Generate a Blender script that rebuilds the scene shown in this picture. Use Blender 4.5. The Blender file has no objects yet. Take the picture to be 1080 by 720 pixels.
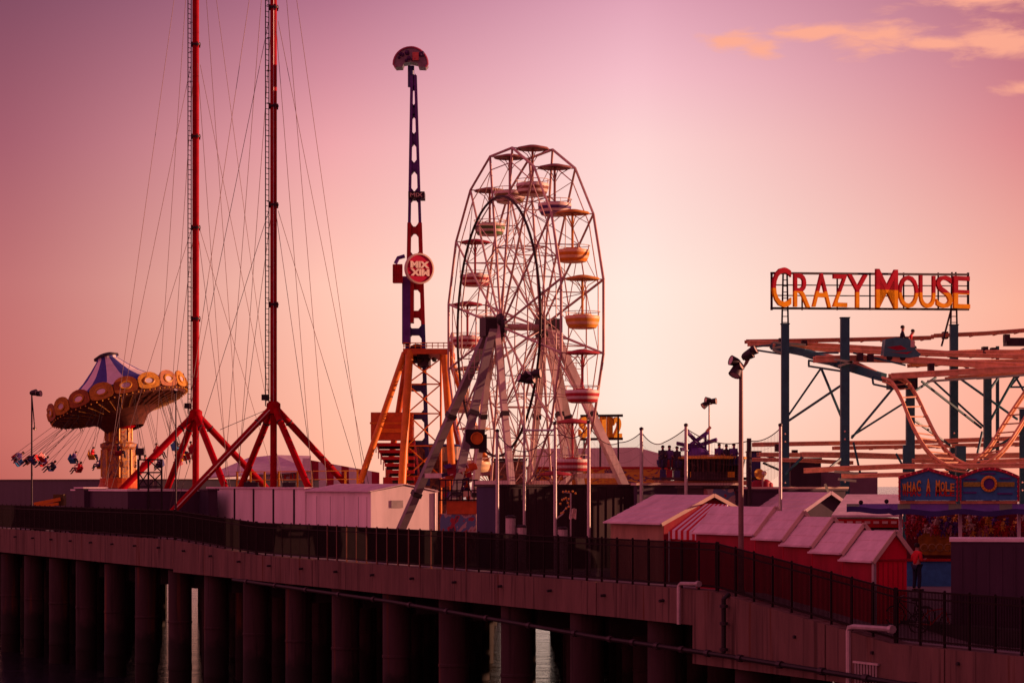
import bpy, bmesh, math, random
from mathutils import Vector, Matrix
random.seed(7)
R = math.radians
scene = bpy.context.scene
COL = scene.collection
F = 2550.0                      # focal length in photo pixels
CZ = 12.0                       # camera height above the water
HY = 508.0                      # eye level
V = Vector

# ------------------------------------------------------------ places
def P(px, py, Y):               # a point of the world at distance Y
    return V(((px - 540) / F * Y, Y, CZ - (py - HY) / F * Y))
UD = V((-0.451, 0.8925, 0)); ND = V((0.8925, 0.451, 0)); N0 = 44.65
def W(t, n, z):                 # pier frame: t along the edge, n inwards
    return V((UD.x * t + ND.x * (N0 + n), UD.y * t + ND.y * (N0 + n), z))
def tn(p):
    return (p.x * UD.x + p.y * UD.y, p.x * ND.x + p.y * ND.y - N0)
def edge(px):                   # (t) of the pier edge seen at px
    Y = 99 / (1 + 1.976 * (px - 540) / F)
    return tn(V(((px - 540) / F * Y, Y, 0)))[0]
DP = [(20, 6.85), (62, 6.85), (72.6, 8.05), (118, 8.1), (131, 8.6), (252, 8.6)]
def dz(t):
    for (a, za), (b, zb) in zip(DP, DP[1:]):
        if t <= b:
            return za + (zb - za) * max(0, (t - a)) / (b - a)
    return 8.6
def ground(p):
    return dz(tn(p)[0])
def G(px, Y):                   # the deck below a pixel column at distance Y
    p = P(px, 500, Y); p.z = ground(p); return p

# ------------------------------------------------------------ materials
def lin(r, g, b):
    f = lambda c: (c / 255 / 12.92) if c / 255 <= .04045 else ((c / 255 + .055) / 1.055) ** 2.4
    return (f(r), f(g), f(b), 1)
MATS = {}
def mat(name, rgb, rough=.6, metal=0, var=.25, scale=1.5, bump=0, streak=False, spec=.22):
    if name in MATS: return MATS[name]
    m = bpy.data.materials.new(name); m.use_nodes = True
    nt = m.node_tree; N = nt.nodes; L = nt.links
    b = N['Principled BSDF']
    b.inputs['Roughness'].default_value = rough
    b.inputs['Metallic'].default_value = metal
    b.inputs['Specular IOR Level'].default_value = spec
    tc = N.new('ShaderNodeTexCoord'); mp = N.new('ShaderNodeMapping')
    mp.inputs['Scale'].default_value = (1, 1, .18) if streak else (1, 1, 1)
    nz = N.new('ShaderNodeTexNoise'); nz.inputs['Scale'].default_value = scale
    nz.inputs['Detail'].default_value = 6; nz.inputs['Roughness'].default_value = .65
    cr = N.new('ShaderNodeValToRGB')
    c = [max(0, x) for x in rgb[:3]]
    cr.color_ramp.elements[0].position = .3; cr.color_ramp.elements[1].position = .68
    cr.color_ramp.elements[0].color = (*[x * (1 - var) for x in c], 1)
    cr.color_ramp.elements[1].color = (*[min(.9, x * (1 + var * .35)) for x in c], 1)
    L.new(tc.outputs['Object'], mp.inputs['Vector']); L.new(mp.outputs[0], nz.inputs['Vector'])
    L.new(nz.outputs['Fac'], cr.inputs['Fac']); L.new(cr.outputs[0], b.inputs['Base Color'])
    if bump:
        bp = N.new('ShaderNodeBump'); bp.inputs['Strength'].default_value = bump
        bp.inputs['Distance'].default_value = .03
        n2 = N.new('ShaderNodeTexNoise'); n2.inputs['Scale'].default_value = scale * 6
        n2.inputs['Detail'].default_value = 4
        L.new(mp.outputs[0], n2.inputs['Vector']); L.new(n2.outputs['Fac'], bp.inputs['Height'])
        L.new(bp.outputs[0], b.inputs['Normal'])
    MATS[name] = m
    return m
red_steel = mat('red steel paint', (.32, .001, .008), .55, 0, .3, 2, spec=.03)
dark_steel = mat('dark steel', (.035, .022, .03), .5, .2, .3, 3)
black_paint = mat('black paint', (.014, .010, .013), .55, 0, .3, 3)
teal_steel = mat('teal steel paint', (.026, .13, .15), .45, 0, .3, 2.5)
rail_paint = mat('orange track paint', (.82, .43, .22), .4, 0, .35, 3)
rust_rail = mat('weathered track side', (.52, .25, .13), .6, 0, .4, 3)
white_metal = mat('white metal paint', (.62, .55, .55), .4, 0, .22, 2)
wheel_steel = mat('wheel steel paint', (.54, .36, .31), .42, 0, .3, 2)
leg_paint = mat('support leg paint', (.62, .50, .46), .5, 0, .3, 1.2)
galv = mat('galvanised pole', (.42, .38, .37), .4, .3, .25, 3)
orange_paint = mat('orange ride paint', (.66, .19, .015), .38, 0, .3, 2)
deep_orange = mat('deep orange panel', (.55, .10, .02), .45, 0, .35, 2)
ride_red = mat('ride red paint', (.40, .012, .015), .42, 0, .3, 2)
blue_paint = mat('dark blue ride paint', (.03, .04, .17), .4, 0, .3, 2)
purple_paint = mat('purple ride paint', (.10, .035, .22), .4, 0, .35, 2)
yellow_paint = mat('yellow paint', (.74, .37, .015), .4, 0, .25, 2)
gold = mat('gold trim', (.72, .38, .05), .35, .1, .35, 4)
def stained(name, rgb, tide=None, rust=(.10, .035, .018)):
    """concrete with vertical stains, rust runs and, on piles, a dark wet band of weed above the water"""
    m = mat(name, rgb, .82, 0, .4, .9, .5, True); nt = m.node_tree; N = nt.nodes; L = nt.links; b = N['Principled BSDF']
    src = b.inputs['Base Color'].links[0].from_socket
    tc = N.new('ShaderNodeTexCoord'); mp = N.new('ShaderNodeMapping'); mp.inputs['Scale'].default_value = (3.2, 3.2, .16)
    L.new(tc.outputs['Object'], mp.inputs[0]); nz = N.new('ShaderNodeTexNoise'); nz.inputs['Scale'].default_value = 1.1; nz.inputs['Detail'].default_value = 5
    L.new(mp.outputs[0], nz.inputs['Vector'])
    def band(lo, hi, s_):
        r = N.new('ShaderNodeMapRange'); r.interpolation_type = 'SMOOTHSTEP'; L.new(s_, r.inputs['Value'])
        r.inputs['From Min'].default_value = min(lo, hi); r.inputs['From Max'].default_value = max(lo, hi)
        if lo > hi: r.inputs['To Min'].default_value = 1; r.inputs['To Max'].default_value = 0
        return r.outputs[0]
    def mix(f, a, c):
        x = N.new('ShaderNodeMix'); x.data_type = 'RGBA'; L.new(f, x.inputs[0]); L.new(a, x.inputs[6])
        x.inputs[7].default_value = (*c, 1); return x.outputs[2]
    src = mix(band(.52, .70, nz.outputs['Fac']), src, tuple(q * .38 for q in rgb))
    n2 = N.new('ShaderNodeTexNoise'); n2.inputs['Scale'].default_value = .55; n2.inputs['Detail'].default_value = 6; L.new(mp.outputs[0], n2.inputs['Vector'])
    src = mix(band(.60, .72, n2.outputs['Fac']), src, rust)
    if tide:
        sp = N.new('ShaderNodeSeparateXYZ'); L.new(tc.outputs['Object'], sp.inputs[0])
        n3 = N.new('ShaderNodeTexNoise'); n3.inputs['Scale'].default_value = 1.6; n3.inputs['Detail'].default_value = 5; L.new(tc.outputs['Object'], n3.inputs['Vector'])
        ad = N.new('ShaderNodeMath'); ad.operation = 'MULTIPLY_ADD'; ad.inputs[1].default_value = 1.6; L.new(n3.outputs['Fac'], ad.inputs[0]); L.new(sp.outputs[2], ad.inputs[2])
        src = mix(band(tide + 1.2, tide + .3, ad.outputs[0]), src, (.012, .010, .008))
    L.new(src, b.inputs['Base Color'])
    return m
concrete = stained('weathered concrete', (.15, .088, .072))
pile_conc = stained('pile concrete', (.045, .026, .027), 3.0)
dark_conc = mat('deck underside', (.05, .042, .045), .9, 0, .4, .8)
asphalt = mat('deck paving', (.22, .18, .18), .85, 0, .3, .6, .3)
fence_paint = mat('fence paint', (.014, .007, .009), .6, 0, .3, 2, spec=.08)
fence_lit = mat('sunlit fence post', (.16, .06, .035), .45, 0, .35, 2)  # warm sunlight on the middle posts, put into their colour
grey_roof = mat('grey roof felt', (.66, .52, .56), .8, 0, .25, 1.3, .2)
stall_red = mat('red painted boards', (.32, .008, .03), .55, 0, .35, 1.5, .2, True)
tan_wood = mat('tan boards', (.36, .22, .14), .65, 0, .35, 1.8, .3, True)
white_panel = mat('white panel', (.76, .66, .66), .6, 0, .22, .8, .1, True)
purple_wall = mat('dark purple wall', (.055, .030, .055), .6, 0, .3, 1, .1, True)
navy_wall = mat('navy wall', (.035, .030, .085), .6, 0, .3, 1, .1, True)
dark_wall = mat('dark brown wall', (.040, .020, .024), .65, 0, .35, 1, .1, True)
grey_blue = mat('grey blue cladding', (.045, .032, .055), .6, 0, .3, .8, .1, True)
cream = mat('cream panel', (.62, .48, .38), .55, 0, .2, 1.2)
mirror = mat('mirror glass', (.62, .56, .62), .18, .25, .15, 2)
tent_white = mat('tent canvas white', (.66, .58, .60), .75, 0, .15, 2)
tent_blue = mat('tent canvas blue', (.05, .05, .26), .7, 0, .2, 2)
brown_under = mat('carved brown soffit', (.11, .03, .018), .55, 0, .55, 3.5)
skin_m = mat('skin', (.42, .22, .16), .55, 0, .15, 5)
hair_m = mat('dark hair', (.02, .012, .01), .6, 0, .3, 8)
jacket_m = mat('red jacket', (.72, .02, .03), .7, 0, .25, 6)
denim = mat('dark trousers', (.022, .022, .05), .75, 0, .3, 6)
shirt_a = mat('dark shirt', (.03, .03, .05), .75, 0, .3, 6)
shirt_b = mat('violet shirt', (.10, .05, .22), .75, 0, .3, 6)
rubber = mat('black rubber', (.02, .02, .02), .7, 0, .2, 5)
bulb_red = mat('red bulb', (.85, .12, .12), .25, 0, .1, 5)
bulb_warm = mat('amber bulb', (.72, .36, .06), .25, 0, .1, 5)
lamp_glass = mat('lamp glass', (.55, .45, .40), .2, 0, .1, 5)
sign_blue = mat('sign blue', (.04, .20, .40), .5, 0, .3, 4)
green_clip = mat('pale green bracket', (.34, .48, .30), .5, 0, .25, 4)
rope = mat('steel cable', (.10, .05, .055), .5, .2, .2, 5)

def pattern(name, cols, scale, rough=.6, kind='noise', stretch=(1, 1, 1)):
    """patchy painted artwork (murals, prize shelves): bands and blotches of several colours"""
    if name in MATS: return MATS[name]
    m = bpy.data.materials.new(name); m.use_nodes = True
    nt = m.node_tree; N = nt.nodes; L = nt.links
    b = N['Principled BSDF']; b.inputs['Roughness'].default_value = rough
    tc = N.new('ShaderNodeTexCoord'); mp = N.new('ShaderNodeMapping')
    mp.inputs['Scale'].default_value = stretch
    L.new(tc.outputs['Object'], mp.inputs['Vector'])
    cr = N.new('ShaderNodeValToRGB'); cr.color_ramp.interpolation = 'CONSTANT'
    e = cr.color_ramp.elements
    while len(e) < len(cols): e.new(.5)
    for i, c in enumerate(cols):
        e[i].position = .0 if i == 0 else (.30 + .42 * i / len(cols) if kind == 'noise' else i / len(cols))
        e[i].color = (*c, 1)
    if kind == 'noise':
        nz = N.new('ShaderNodeTexNoise'); nz.inputs['Scale'].default_value = scale
        nz.inputs['Detail'].default_value = 3; nz.inputs['Distortion'].default_value = 1.2
        L.new(mp.outputs[0], nz.inputs['Vector']); L.new(nz.outputs['Fac'], cr.inputs['Fac'])
    else:
        vo = N.new('ShaderNodeTexVoronoi'); vo.inputs['Scale'].default_value = scale
        sp = N.new('ShaderNodeSeparateColor')
        L.new(mp.outputs[0], vo.inputs['Vector']); L.new(vo.outputs['Color'], sp.inputs[0])
        L.new(sp.outputs[0], cr.inputs['Fac'])
    L.new(cr.outputs[0], b.inputs['Base Color'])
    MATS[name] = m
    return m
mural = pattern('painted mural', [(.06, .02, .05), (.30, .10, .10), (.42, .30, .28), (.10, .16, .28), (.35, .02, .04), (.05, .03, .06)], .9)
flame_band = pattern('flame lettered band', [(.40, .03, .02), (.62, .28, .02), (.55, .20, .02), (.10, .03, .12), (.62, .30, .03)], 1.0, stretch=(1, 1, 2.2))
prizes = pattern('hanging prizes', [(.05, .01, .02), (.40, .02, .03), (.45, .12, .10), (.06, .02, .05), (.50, .30, .22), (.25, .02, .10), (.10, .08, .25), (.03, .01, .01)], 4.5, kind='vor')
dark_art = pattern('dark painted panel', [(.05, .02, .03), (.14, .05, .04), (.25, .10, .05), (.05, .03, .05)], 1.4)

# ------------------------------------------------------------ mesh collector
class MB:
    def __init__(s): s.v = []; s.f = []; s.mi = []; s.cur = 0
    def add(s, vs, fs):
        b = len(s.v); s.v.extend(V(v) for v in vs)
        for f in fs: s.f.append(tuple(i + b for i in f)); s.mi.append(s.cur)
        return s
    def m(s, i): s.cur = i; return s
    def hexa(s, a):             # eight corners: bottom 4 then top 4
        return s.add(a, [(3, 2, 1, 0), (4, 5, 6, 7), (0, 1, 5, 4), (1, 2, 6, 5), (2, 3, 7, 6), (3, 0, 4, 7)])
    def box(s, o, ax, ay, az):  # corner + three edge vectors
        o = V(o); ax = V(ax); ay = V(ay); az = V(az)
        return s.hexa([o, o + ax, o + ax + ay, o + ay, o + az, o + ax + az, o + ax + ay + az, o + ay + az])
    def pbox(s, t0, t1, n0, n1, z0, z1):
        return s.box(W(t0, n0, z0), ND * (n1 - n0), UD * (t1 - t0), V((0, 0, z1 - z0)))
    def bar(s, p, q, w, h=None, up=V((0, 0, 1))):
        p = V(p); q = V(q); h = h or w; d = (q - p)
        if d.length < 1e-6: return s
        d.normalize()
        if abs(d.dot(up)) > .98: up = V((0, 1, 0))
        a = d.cross(up).normalized() * w / 2; b = a.cross(d).normalized() * h / 2
        return s.hexa([p - a - b, p + a - b, q + a - b, q - a - b, p - a + b, p + a + b, q + a + b, q - a + b])
    def tube(s, p, q, r, n=8, r2=None, caps=True):
        return s.path([p, q], [r, r if r2 is None else r2], n, caps)
    def path(s, pts, r, n=8, caps=True, closed=False):
        pts = [V(p) for p in pts]; k = len(pts)
        rs = r if isinstance(r, (list, tuple)) else [r] * k
        vs = []; prev = None
        for i, p in enumerate(pts):
            if closed: d = pts[(i + 1) % k] - pts[i - 1]
            else: d = pts[min(i + 1, k - 1)] - pts[max(i - 1, 0)]
            d.normalize()
            if prev is None:
                up = V((0, 0, 1)) if abs(d.z) < .9 else V((0, 1, 0))
                a = d.cross(up).normalized()
            else:
                a = prev - d * prev.dot(d)
                a = a.normalized() if a.length > 1e-6 else d.orthogonal().normalized()
            prev = a; b = d.cross(a)
            for j in range(n):
                th = 2 * math.pi * j / n
                vs.append(p + (a * math.cos(th) + b * math.sin(th)) * rs[i])
        fs = []
        for i in range(k if closed else k - 1):
            i2 = (i + 1) % k
            for j in range(n):
                j2 = (j + 1) % n
                fs.append((i * n + j, i * n + j2, i2 * n + j2, i2 * n + j))
        if caps and not closed:
            fs.append(tuple(range(n - 1, -1, -1))); fs.append(tuple((k - 1) * n + j for j in range(n)))
        return s.add(vs, fs)
    def lathe(s, prof, c, ax=V((0, 0, 1)), n=24, matf=None, xdir=None):
        ax = V(ax).normalized(); c = V(c)
        e1 = V(xdir) if xdir is not None else ax.orthogonal()
        e1 = (e1 - ax * e1.dot(ax)).normalized(); e2 = ax.cross(e1)
        b = len(s.v)
        for (r, z) in prof:
            for j in range(n):
                th = 2 * math.pi * j / n
                s.v.append(c + ax * z + (e1 * math.cos(th) + e2 * math.sin(th)) * r)
        for i in range(len(prof) - 1):
            for j in range(n):
                j2 = (j + 1) % n
                s.f.append((b + i * n + j, b + i * n + j2, b + (i + 1) * n + j2, b + (i + 1) * n + j))
                s.mi.append(matf(i, j) if matf else s.cur)
        return s
    def prism(s, poly, d):      # 3-D polygon extruded by vector d
        k = len(poly); poly = [V(p) for p in poly]; d = V(d)
        vs = poly + [p + d for p in poly]
        fs = [tuple(range(k - 1, -1, -1)), tuple(range(k, 2 * k))]
        fs += [(i, (i + 1) % k, k + (i + 1) % k, k + i) for i in range(k)]
        return s.add(vs, fs)
    def ball(s, c, r, n=8):
        k = max(4, n // 2)
        prof = [(max(.001, math.sin(math.pi * i / k)) * r, -math.cos(math.pi * i / k) * r) for i in range(k + 1)]
        return s.lathe(prof, c, V((0, 0, 1)), n)
    def build(s, name, mats, parent=None, smooth=False):
        me = bpy.data.meshes.new(name)
        off = ROOT.get(parent.name, V((0, 0, 0))) if parent else V((0, 0, 0))
        me.from_pydata([tuple(v - off) for v in s.v], [], s.f)
        if not isinstance(mats, (list, tuple)): mats = [mats]
        for m_ in mats: me.materials.append(m_)
        if len(mats) > 1: me.polygons.foreach_set('material_index', s.mi)
        bm = bmesh.new(); bm.from_mesh(me); bmesh.ops.recalc_face_normals(bm, faces=bm.faces)
        bm.to_mesh(me); bm.free()
        if smooth:
            me.polygons.foreach_set('use_smooth', [True] * len(me.polygons))
            try: me.set_sharp_from_angle(angle=R(38))
            except Exception: pass
        me.update()
        o = bpy.data.objects.new(name, me); COL.objects.link(o)
        if parent:
            o.parent = parent; ROOT[o.name] = off
        return o
ROOT = {}
def tag(o, label=None, cat=None, group=None, kind=None):
    if label: o['label'] = label
    if cat: o['category'] = cat
    if group: o['group'] = group
    if kind: o['kind'] = kind
    return o
def thing(name, label, cat, loc, group=None):
    o = bpy.data.objects.new(name, None); COL.objects.link(o)
    o.location = loc; ROOT[o.name] = V(loc)
    return tag(o, label, cat, group)
def solo(mb, name, mats, label, cat, group=None, smooth=False):
    o = mb.build(name, mats, None, smooth)
    return tag(o, label, cat, group)
def dup(root, loc, label=None):
    r = root.copy(); COL.objects.link(r); r.location = loc
    if label: r['label'] = label
    for ch in list(root.children):
        c = ch.copy(); COL.objects.link(c); c.parent = r
        for g in list(ch.children):
            d = g.copy(); COL.objects.link(d); d.parent = c
    return r
def glyph(txt, o, U, H, D, bold=.0, extr=True, split=None, round_=0):
    """text as a solid fitted to the rectangle o, o+U, o+H with depth vector D; returns MB"""
    cu = bpy.data.curves.new('lettering', 'FONT'); cu.body = txt; cu.size = 1
    cu.offset = bold; cu.extrude = .5; cu.resolution_u = 4
    ob = bpy.data.objects.new('lettering', cu); COL.objects.link(ob)
    dg = bpy.context.evaluated_depsgraph_get()
    me = bpy.data.meshes.new_from_object(ob.evaluated_get(dg))
    bm = bmesh.new(); bm.from_mesh(me)
    bmesh.ops.remove_doubles(bm, verts=bm.verts, dist=1e-5)
    xs = [v.co.x for v in bm.verts]; ys = [v.co.y for v in bm.verts]
    x0, x1, y0, y1 = min(xs), max(xs), min(ys), max(ys)
    if split is not None:
        ym = y0 + (y1 - y0) * split
        bmesh.ops.bisect_plane(bm, geom=bm.verts[:] + bm.edges[:] + bm.faces[:], plane_co=(0, ym, 0), plane_no=(0, 1, 0))
    mb = MB(); o = V(o); U = V(U); H = V(H); D = V(D)
    bm.verts.ensure_lookup_table(); bm.verts.index_update()
    mb.v = [o + U * ((v.co.x - x0) / max(1e-6, x1 - x0)) + H * ((v.co.y - y0) / max(1e-6, y1 - y0)) + D * (v.co.z + .5) for v in bm.verts]
    for f in bm.faces:
        mb.f.append(tuple(v.index for v in f.verts))
        mb.mi.append(0 if split is None else (1 if f.calc_center_median().y < ym else 0))
    bm.free(); bpy.data.objects.remove(ob); bpy.data.curves.remove(cu); bpy.data.meshes.remove(me)
    return mb

# ------------------------------------------------------------ people
def skin_mesh(nm, verts, edges, rad, sub=1, root=0):
    me = bpy.data.meshes.new(nm); me.from_pydata([tuple(v) for v in verts], edges, [])
    o = bpy.data.objects.new(nm, me); COL.objects.link(o)
    sk = o.modifiers.new('skin', 'SKIN'); sk.use_smooth_shade = True
    for i, d in enumerate(me.skin_vertices[0].data):
        r = rad[i]; d.radius = r if isinstance(r, tuple) else (r, r); d.use_root = (i == root)
    if sub:
        sb = o.modifiers.new('sub', 'SUBSURF'); sb.levels = sub; sb.render_levels = sub
    dg = bpy.context.evaluated_depsgraph_get()
    m2 = bpy.data.meshes.new_from_object(o.evaluated_get(dg))
    bpy.data.objects.remove(o)
    m2.name = nm
    m2.polygons.foreach_set('use_smooth', [True] * len(m2.polygons))
    return m2
# seated figure, hips at the origin, facing +Y
SV = [(0, 0, 0), (0, -.03, .25), (0, 0, .46), (0, .01, .55), (0, .03, .66), (0, .03, .76),
      (.17, 0, .45), (.22, .08, .22), (.18, .32, .20), (-.17, 0, .45), (-.22, .08, .22), (-.18, .32, .20),
      (.09, .04, -.01), (.12, .42, .02), (.12, .46, -.38), (.12, .56, -.42),
      (-.09, .04, -.01), (-.12, .42, .02), (-.12, .46, -.38), (-.12, .56, -.42)]
SE = [(0, 1), (1, 2), (2, 3), (3, 4), (4, 5), (2, 6), (6, 7), (7, 8), (2, 9), (9, 10), (10, 11),
      (0, 12), (12, 13), (13, 14), (14, 15), (0, 16), (16, 17), (17, 18), (18, 19)]
SR = [.14, .13, .13, .055, .095, .08, .065, .05, .04, .065, .05, .04, .085, .065, .05, .04, .085, .065, .05, .04]
SEAT_MESH = skin_mesh('person_body', SV, SE, SR, 1)
for q in (skin_m, shirt_a, denim): SEAT_MESH.materials.append(q)
for p_ in SEAT_MESH.polygons:
    c = p_.center
    p_.material_index = 0 if c.z > .56 or (c.y > .26 and c.z > .1) else (1 if c.z > .06 else 2)
SEAT_MESH_B = SEAT_MESH.copy(); SEAT_MESH_B.materials[1] = shirt_b
SEAT_MESH_C = SEAT_MESH.copy(); SEAT_MESH_C.materials[1] = jacket_m
hm = MB(); hm.lathe([(.001, -.02), (.098, 0), (.104, .06), (.08, .12), (.001, .145)], (0, .005, .69), n=10)
HAIR_ME = hm.build('hair', hair_m, None, True); HAIR_DATA = HAIR_ME.data; bpy.data.objects.remove(HAIR_ME)
def rider(loc, face, label, group, k=0, tilt=None, s=1.0):
    o = bpy.data.objects.new('person', [SEAT_MESH, SEAT_MESH_B, SEAT_MESH_C][k % 3]); COL.objects.link(o)
    o.location = loc
    y = V((face[0], face[1], 0)).normalized(); up = V(tilt).normalized() if tilt is not None else V((0, 0, 1))
    x = y.cross(up).normalized(); y = up.cross(x)
    o.rotation_euler = Matrix((x, y, up)).transposed().to_euler()
    o.scale = (s, s, s)
    tag(o, label, 'person', group)
    h = bpy.data.objects.new('hair', HAIR_DATA); COL.objects.link(h); h.parent = o
    return o

# ============================================================ SETTING
def build_setting():
    # water
    b = MB(); b.add([(-2500, -200, 0), (2500, -200, 0), (2500, 6000, 0), (-2500, 6000, 0)], [(0, 1, 2, 3)])
    m = bpy.data.materials.new('sea water'); m.use_nodes = True
    N = m.node_tree.nodes; L = m.node_tree.links; p = N['Principled BSDF']
    p.inputs['Base Color'].default_value = (.012, .010, .016, 1); p.inputs['Roughness'].default_value = .12
    p.inputs['IOR'].default_value = 1.33
    tc = N.new('ShaderNodeTexCoord'); n1 = N.new('ShaderNodeTexNoise'); n1.inputs['Scale'].default_value = .35
    n1.inputs['Detail'].default_value = 7; n1.inputs['Roughness'].default_value = .6
    mp = N.new('ShaderNodeMapping'); mp.inputs['Scale'].default_value = (.6, 1.5, 1)
    bp = N.new('ShaderNodeBump'); bp.inputs['Strength'].default_value = 1; bp.inputs['Distance'].default_value = .55
    L.new(tc.outputs['Object'], mp.inputs[0]); L.new(mp.outputs[0], n1.inputs['Vector'])
    L.new(n1.outputs['Fac'], bp.inputs['Height']); L.new(bp.outputs[0], p.inputs['Normal'])
    tag(b.build('water', m), kind='structure')
    # deck
    d = MB()
    for (a, za), (c, zc) in zip(DP, DP[1:]):
        n0, n1_ = .35, 60
        d.hexa([W(a, n0, za - .5), W(a, n1_, za - .5), W(c, n1_, zc - .5), W(c, n0, zc - .5),
                W(a, n0, za), W(a, n1_, za), W(c, n1_, zc), W(c, n0, zc)])
    tag(d.build('pier_deck', asphalt), kind='structure')
    pr = thing('pier', 'long concrete pier edge on thick round piles over dark water', 'pier', W(100, 0, 0))
    js = [edge(1180), edge(1000), edge(874), edge(733), edge(629), edge(522), edge(329), edge(182), 150, 170, 190, 212, 230, 250]
    for a, c in zip(js, js[1:]):
        ks = [a + .04] + [x for x, _ in DP if a + .1 < x < c - .1] + [c - .04]
        bot = 5.55 if c <= edge(733) + .1 else (6.9 if c <= edge(182) + .1 else 7.07)
        proud = -.12 if c <= edge(733) + .1 else 0
        top = []
        poly = [W(ks[0], proud, bot), W(ks[-1], proud, bot)] + [W(k, proud, dz(k) + .12) for k in reversed(ks)]
        b = MB(); b.prism(poly, ND * (.62 - proud)); b.build('edge_beam', concrete, pr)
    cap = MB(); dark = MB()
    piles = []
    for k in range(-3, 24):
        t = 71.5 + 6.1 * k
        cap.pbox(t - .55, t + .55, 1.7, 58, 5.9 if t > 72 else 5.2, 6.85 if t > 72 else 6.2)
        for r in range(9):
            piles.append((r, t + (0, .015, -.048, -.458, -.493, .123, .395, .36, -.134)[r], .95 + 6.3 * r))
    cap.build('pile_cap', dark_conc, pr)
    piles.sort(key=lambda q: q[0])
    for i, (r, t, n) in enumerate(piles):
        b = MB() if i < 98 else dark
        rad = .67 if r == 0 else .63
        zt = (6.95 if t > 73 else 5.6) if r == 0 else (5.9 if t > 72 else 5.2)
        prof = [(rad, -4), (rad, 1.2), (rad * 1.03, 1.22), (rad * 1.03, 1.5), (rad, 1.53), (rad, 3.9), (rad * 1.04, 3.92), (rad * 1.04, 4.02), (rad, 4.05), (rad, zt)]
        b.lathe(prof, W(t, n, 0), n=20)
        if i < 98: b.build('pile', pile_conc, pr, True)
    o = dark.build('pile', pile_conc, pr, True); o['kind'] = 'stuff'
    for k in range(26):
        t = 58.5 + k * 4.4; z = (5.55 + dz(t)) / 2 + .4 if t < 73 else dz(t) - .35
        b = MB(); b.tube(W(t, .1, z), W(t, -.2, z - .03), .055, 8); b.build('drain_spout', dark_steel, pr, True)
    # stringers between caps and deck
    s = MB()
    for n in (3.5, 12, 20, 29, 37, 46, 55): s.pbox(40, 212, n - .3, n + .3, 6.87, 7.4)
    s.build('stringer', dark_conc, pr)
    # service pipe along the face
    sp = thing('service_pipe', 'black service pipe running along the pier side with bracket collars', 'pipe', W(90, -.35, 6))
    pts = [W(edge(250), -.25, 6.85), W(edge(420), -.3, 6.6), W(edge(640), -.33, 6.1), W(edge(770), -.36, 6.0), W(edge(1000), -.36, 5.75), W(edge(1150), -.36, 5.6)]
    b = MB(); b.path(pts, .085, 8); b.build('pipe_run', black_paint, sp, True)
    for i in range(len(pts) - 1):
        for f in (.1, .3, .5, .7, .9):
            q = pts[i].lerp(pts[i + 1], f); b = MB(); b.tube(q - UD * .12, q + UD * .12, .13, 8); b.build('collar', dark_steel, sp, True)
    v = thing('down_pipe', 'black down pipe on the wall of the ramp with a valve at its foot', 'pipe', W(edge(772), -.36, 6))
    t = edge(772); b = MB(); b.path([W(t, -.33, 6.08), W(t, -.33, 7.95), W(t, -.1, 8.12)], .085, 8); b.build('pipe_run', black_paint, v, True)
    for z in (6.2, 7.1, 7.7): b = MB(); b.lathe([(.1, -.06), (.15, -.05), (.15, .05), (.1, .06)], W(t, -.33, z), n=10); b.build('collar', dark_steel, v, True)
    def bent(px, py0, py1, px2, lab, n, r, m_):
        Y = 99 / (1 + 1.976 * (px - 540) / F) - .3
        a = P(px, py0, Y); c = P(px, py1 + 6, Y); Y2 = 99 / (1 + 1.976 * (px2 - 540) / F) - .3
        e = P(px2, py1, Y2); e.z = P(px, py1, Y).z
        c2 = c.lerp(e, .12); c2.z = e.z - .03
        th = thing('bent_pipe', lab, 'pipe', a)
        b = MB(); b.path([a, c, c + V((.02, 0, .1)), c2, e], r, 8); b.build('pipe_run', m_, th, True)
        b = MB(); b.tube(e - (e - c2).normalized() * .12, e + (e - c2).normalized() * .04, r * 1.5, 8); b.build('end_collar', galv, th, True)
    bent(716, 658, 614, 737, 'grey pipe with a curved top hooking over the pier edge', -.2, .075, galv)
    bent(895, 732, 659, 941, 'pale square cornered pipe rising beside the near ramp wall', -.3, .09, galv)
    # small drain grille beside the pale pipe
    gr = thing('wall_grille', 'small barred grille set low on the near ramp wall', 'grille', W(edge(908), -.2, 5.7))
    b = MB(); t0 = edge(908)
    for i in range(8): b.bar(W(t0 - i * .16, -.2, 5.55), W(t0 - i * .16, -.2, 6.25), .05)
    b.build('bar', galv, gr)
    b = MB(); b.bar(W(t0 + .1, -.2, 6.28), W(t0 - 1.25, -.2, 6.28), .07); b.build('top_rail', galv, gr)

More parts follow.
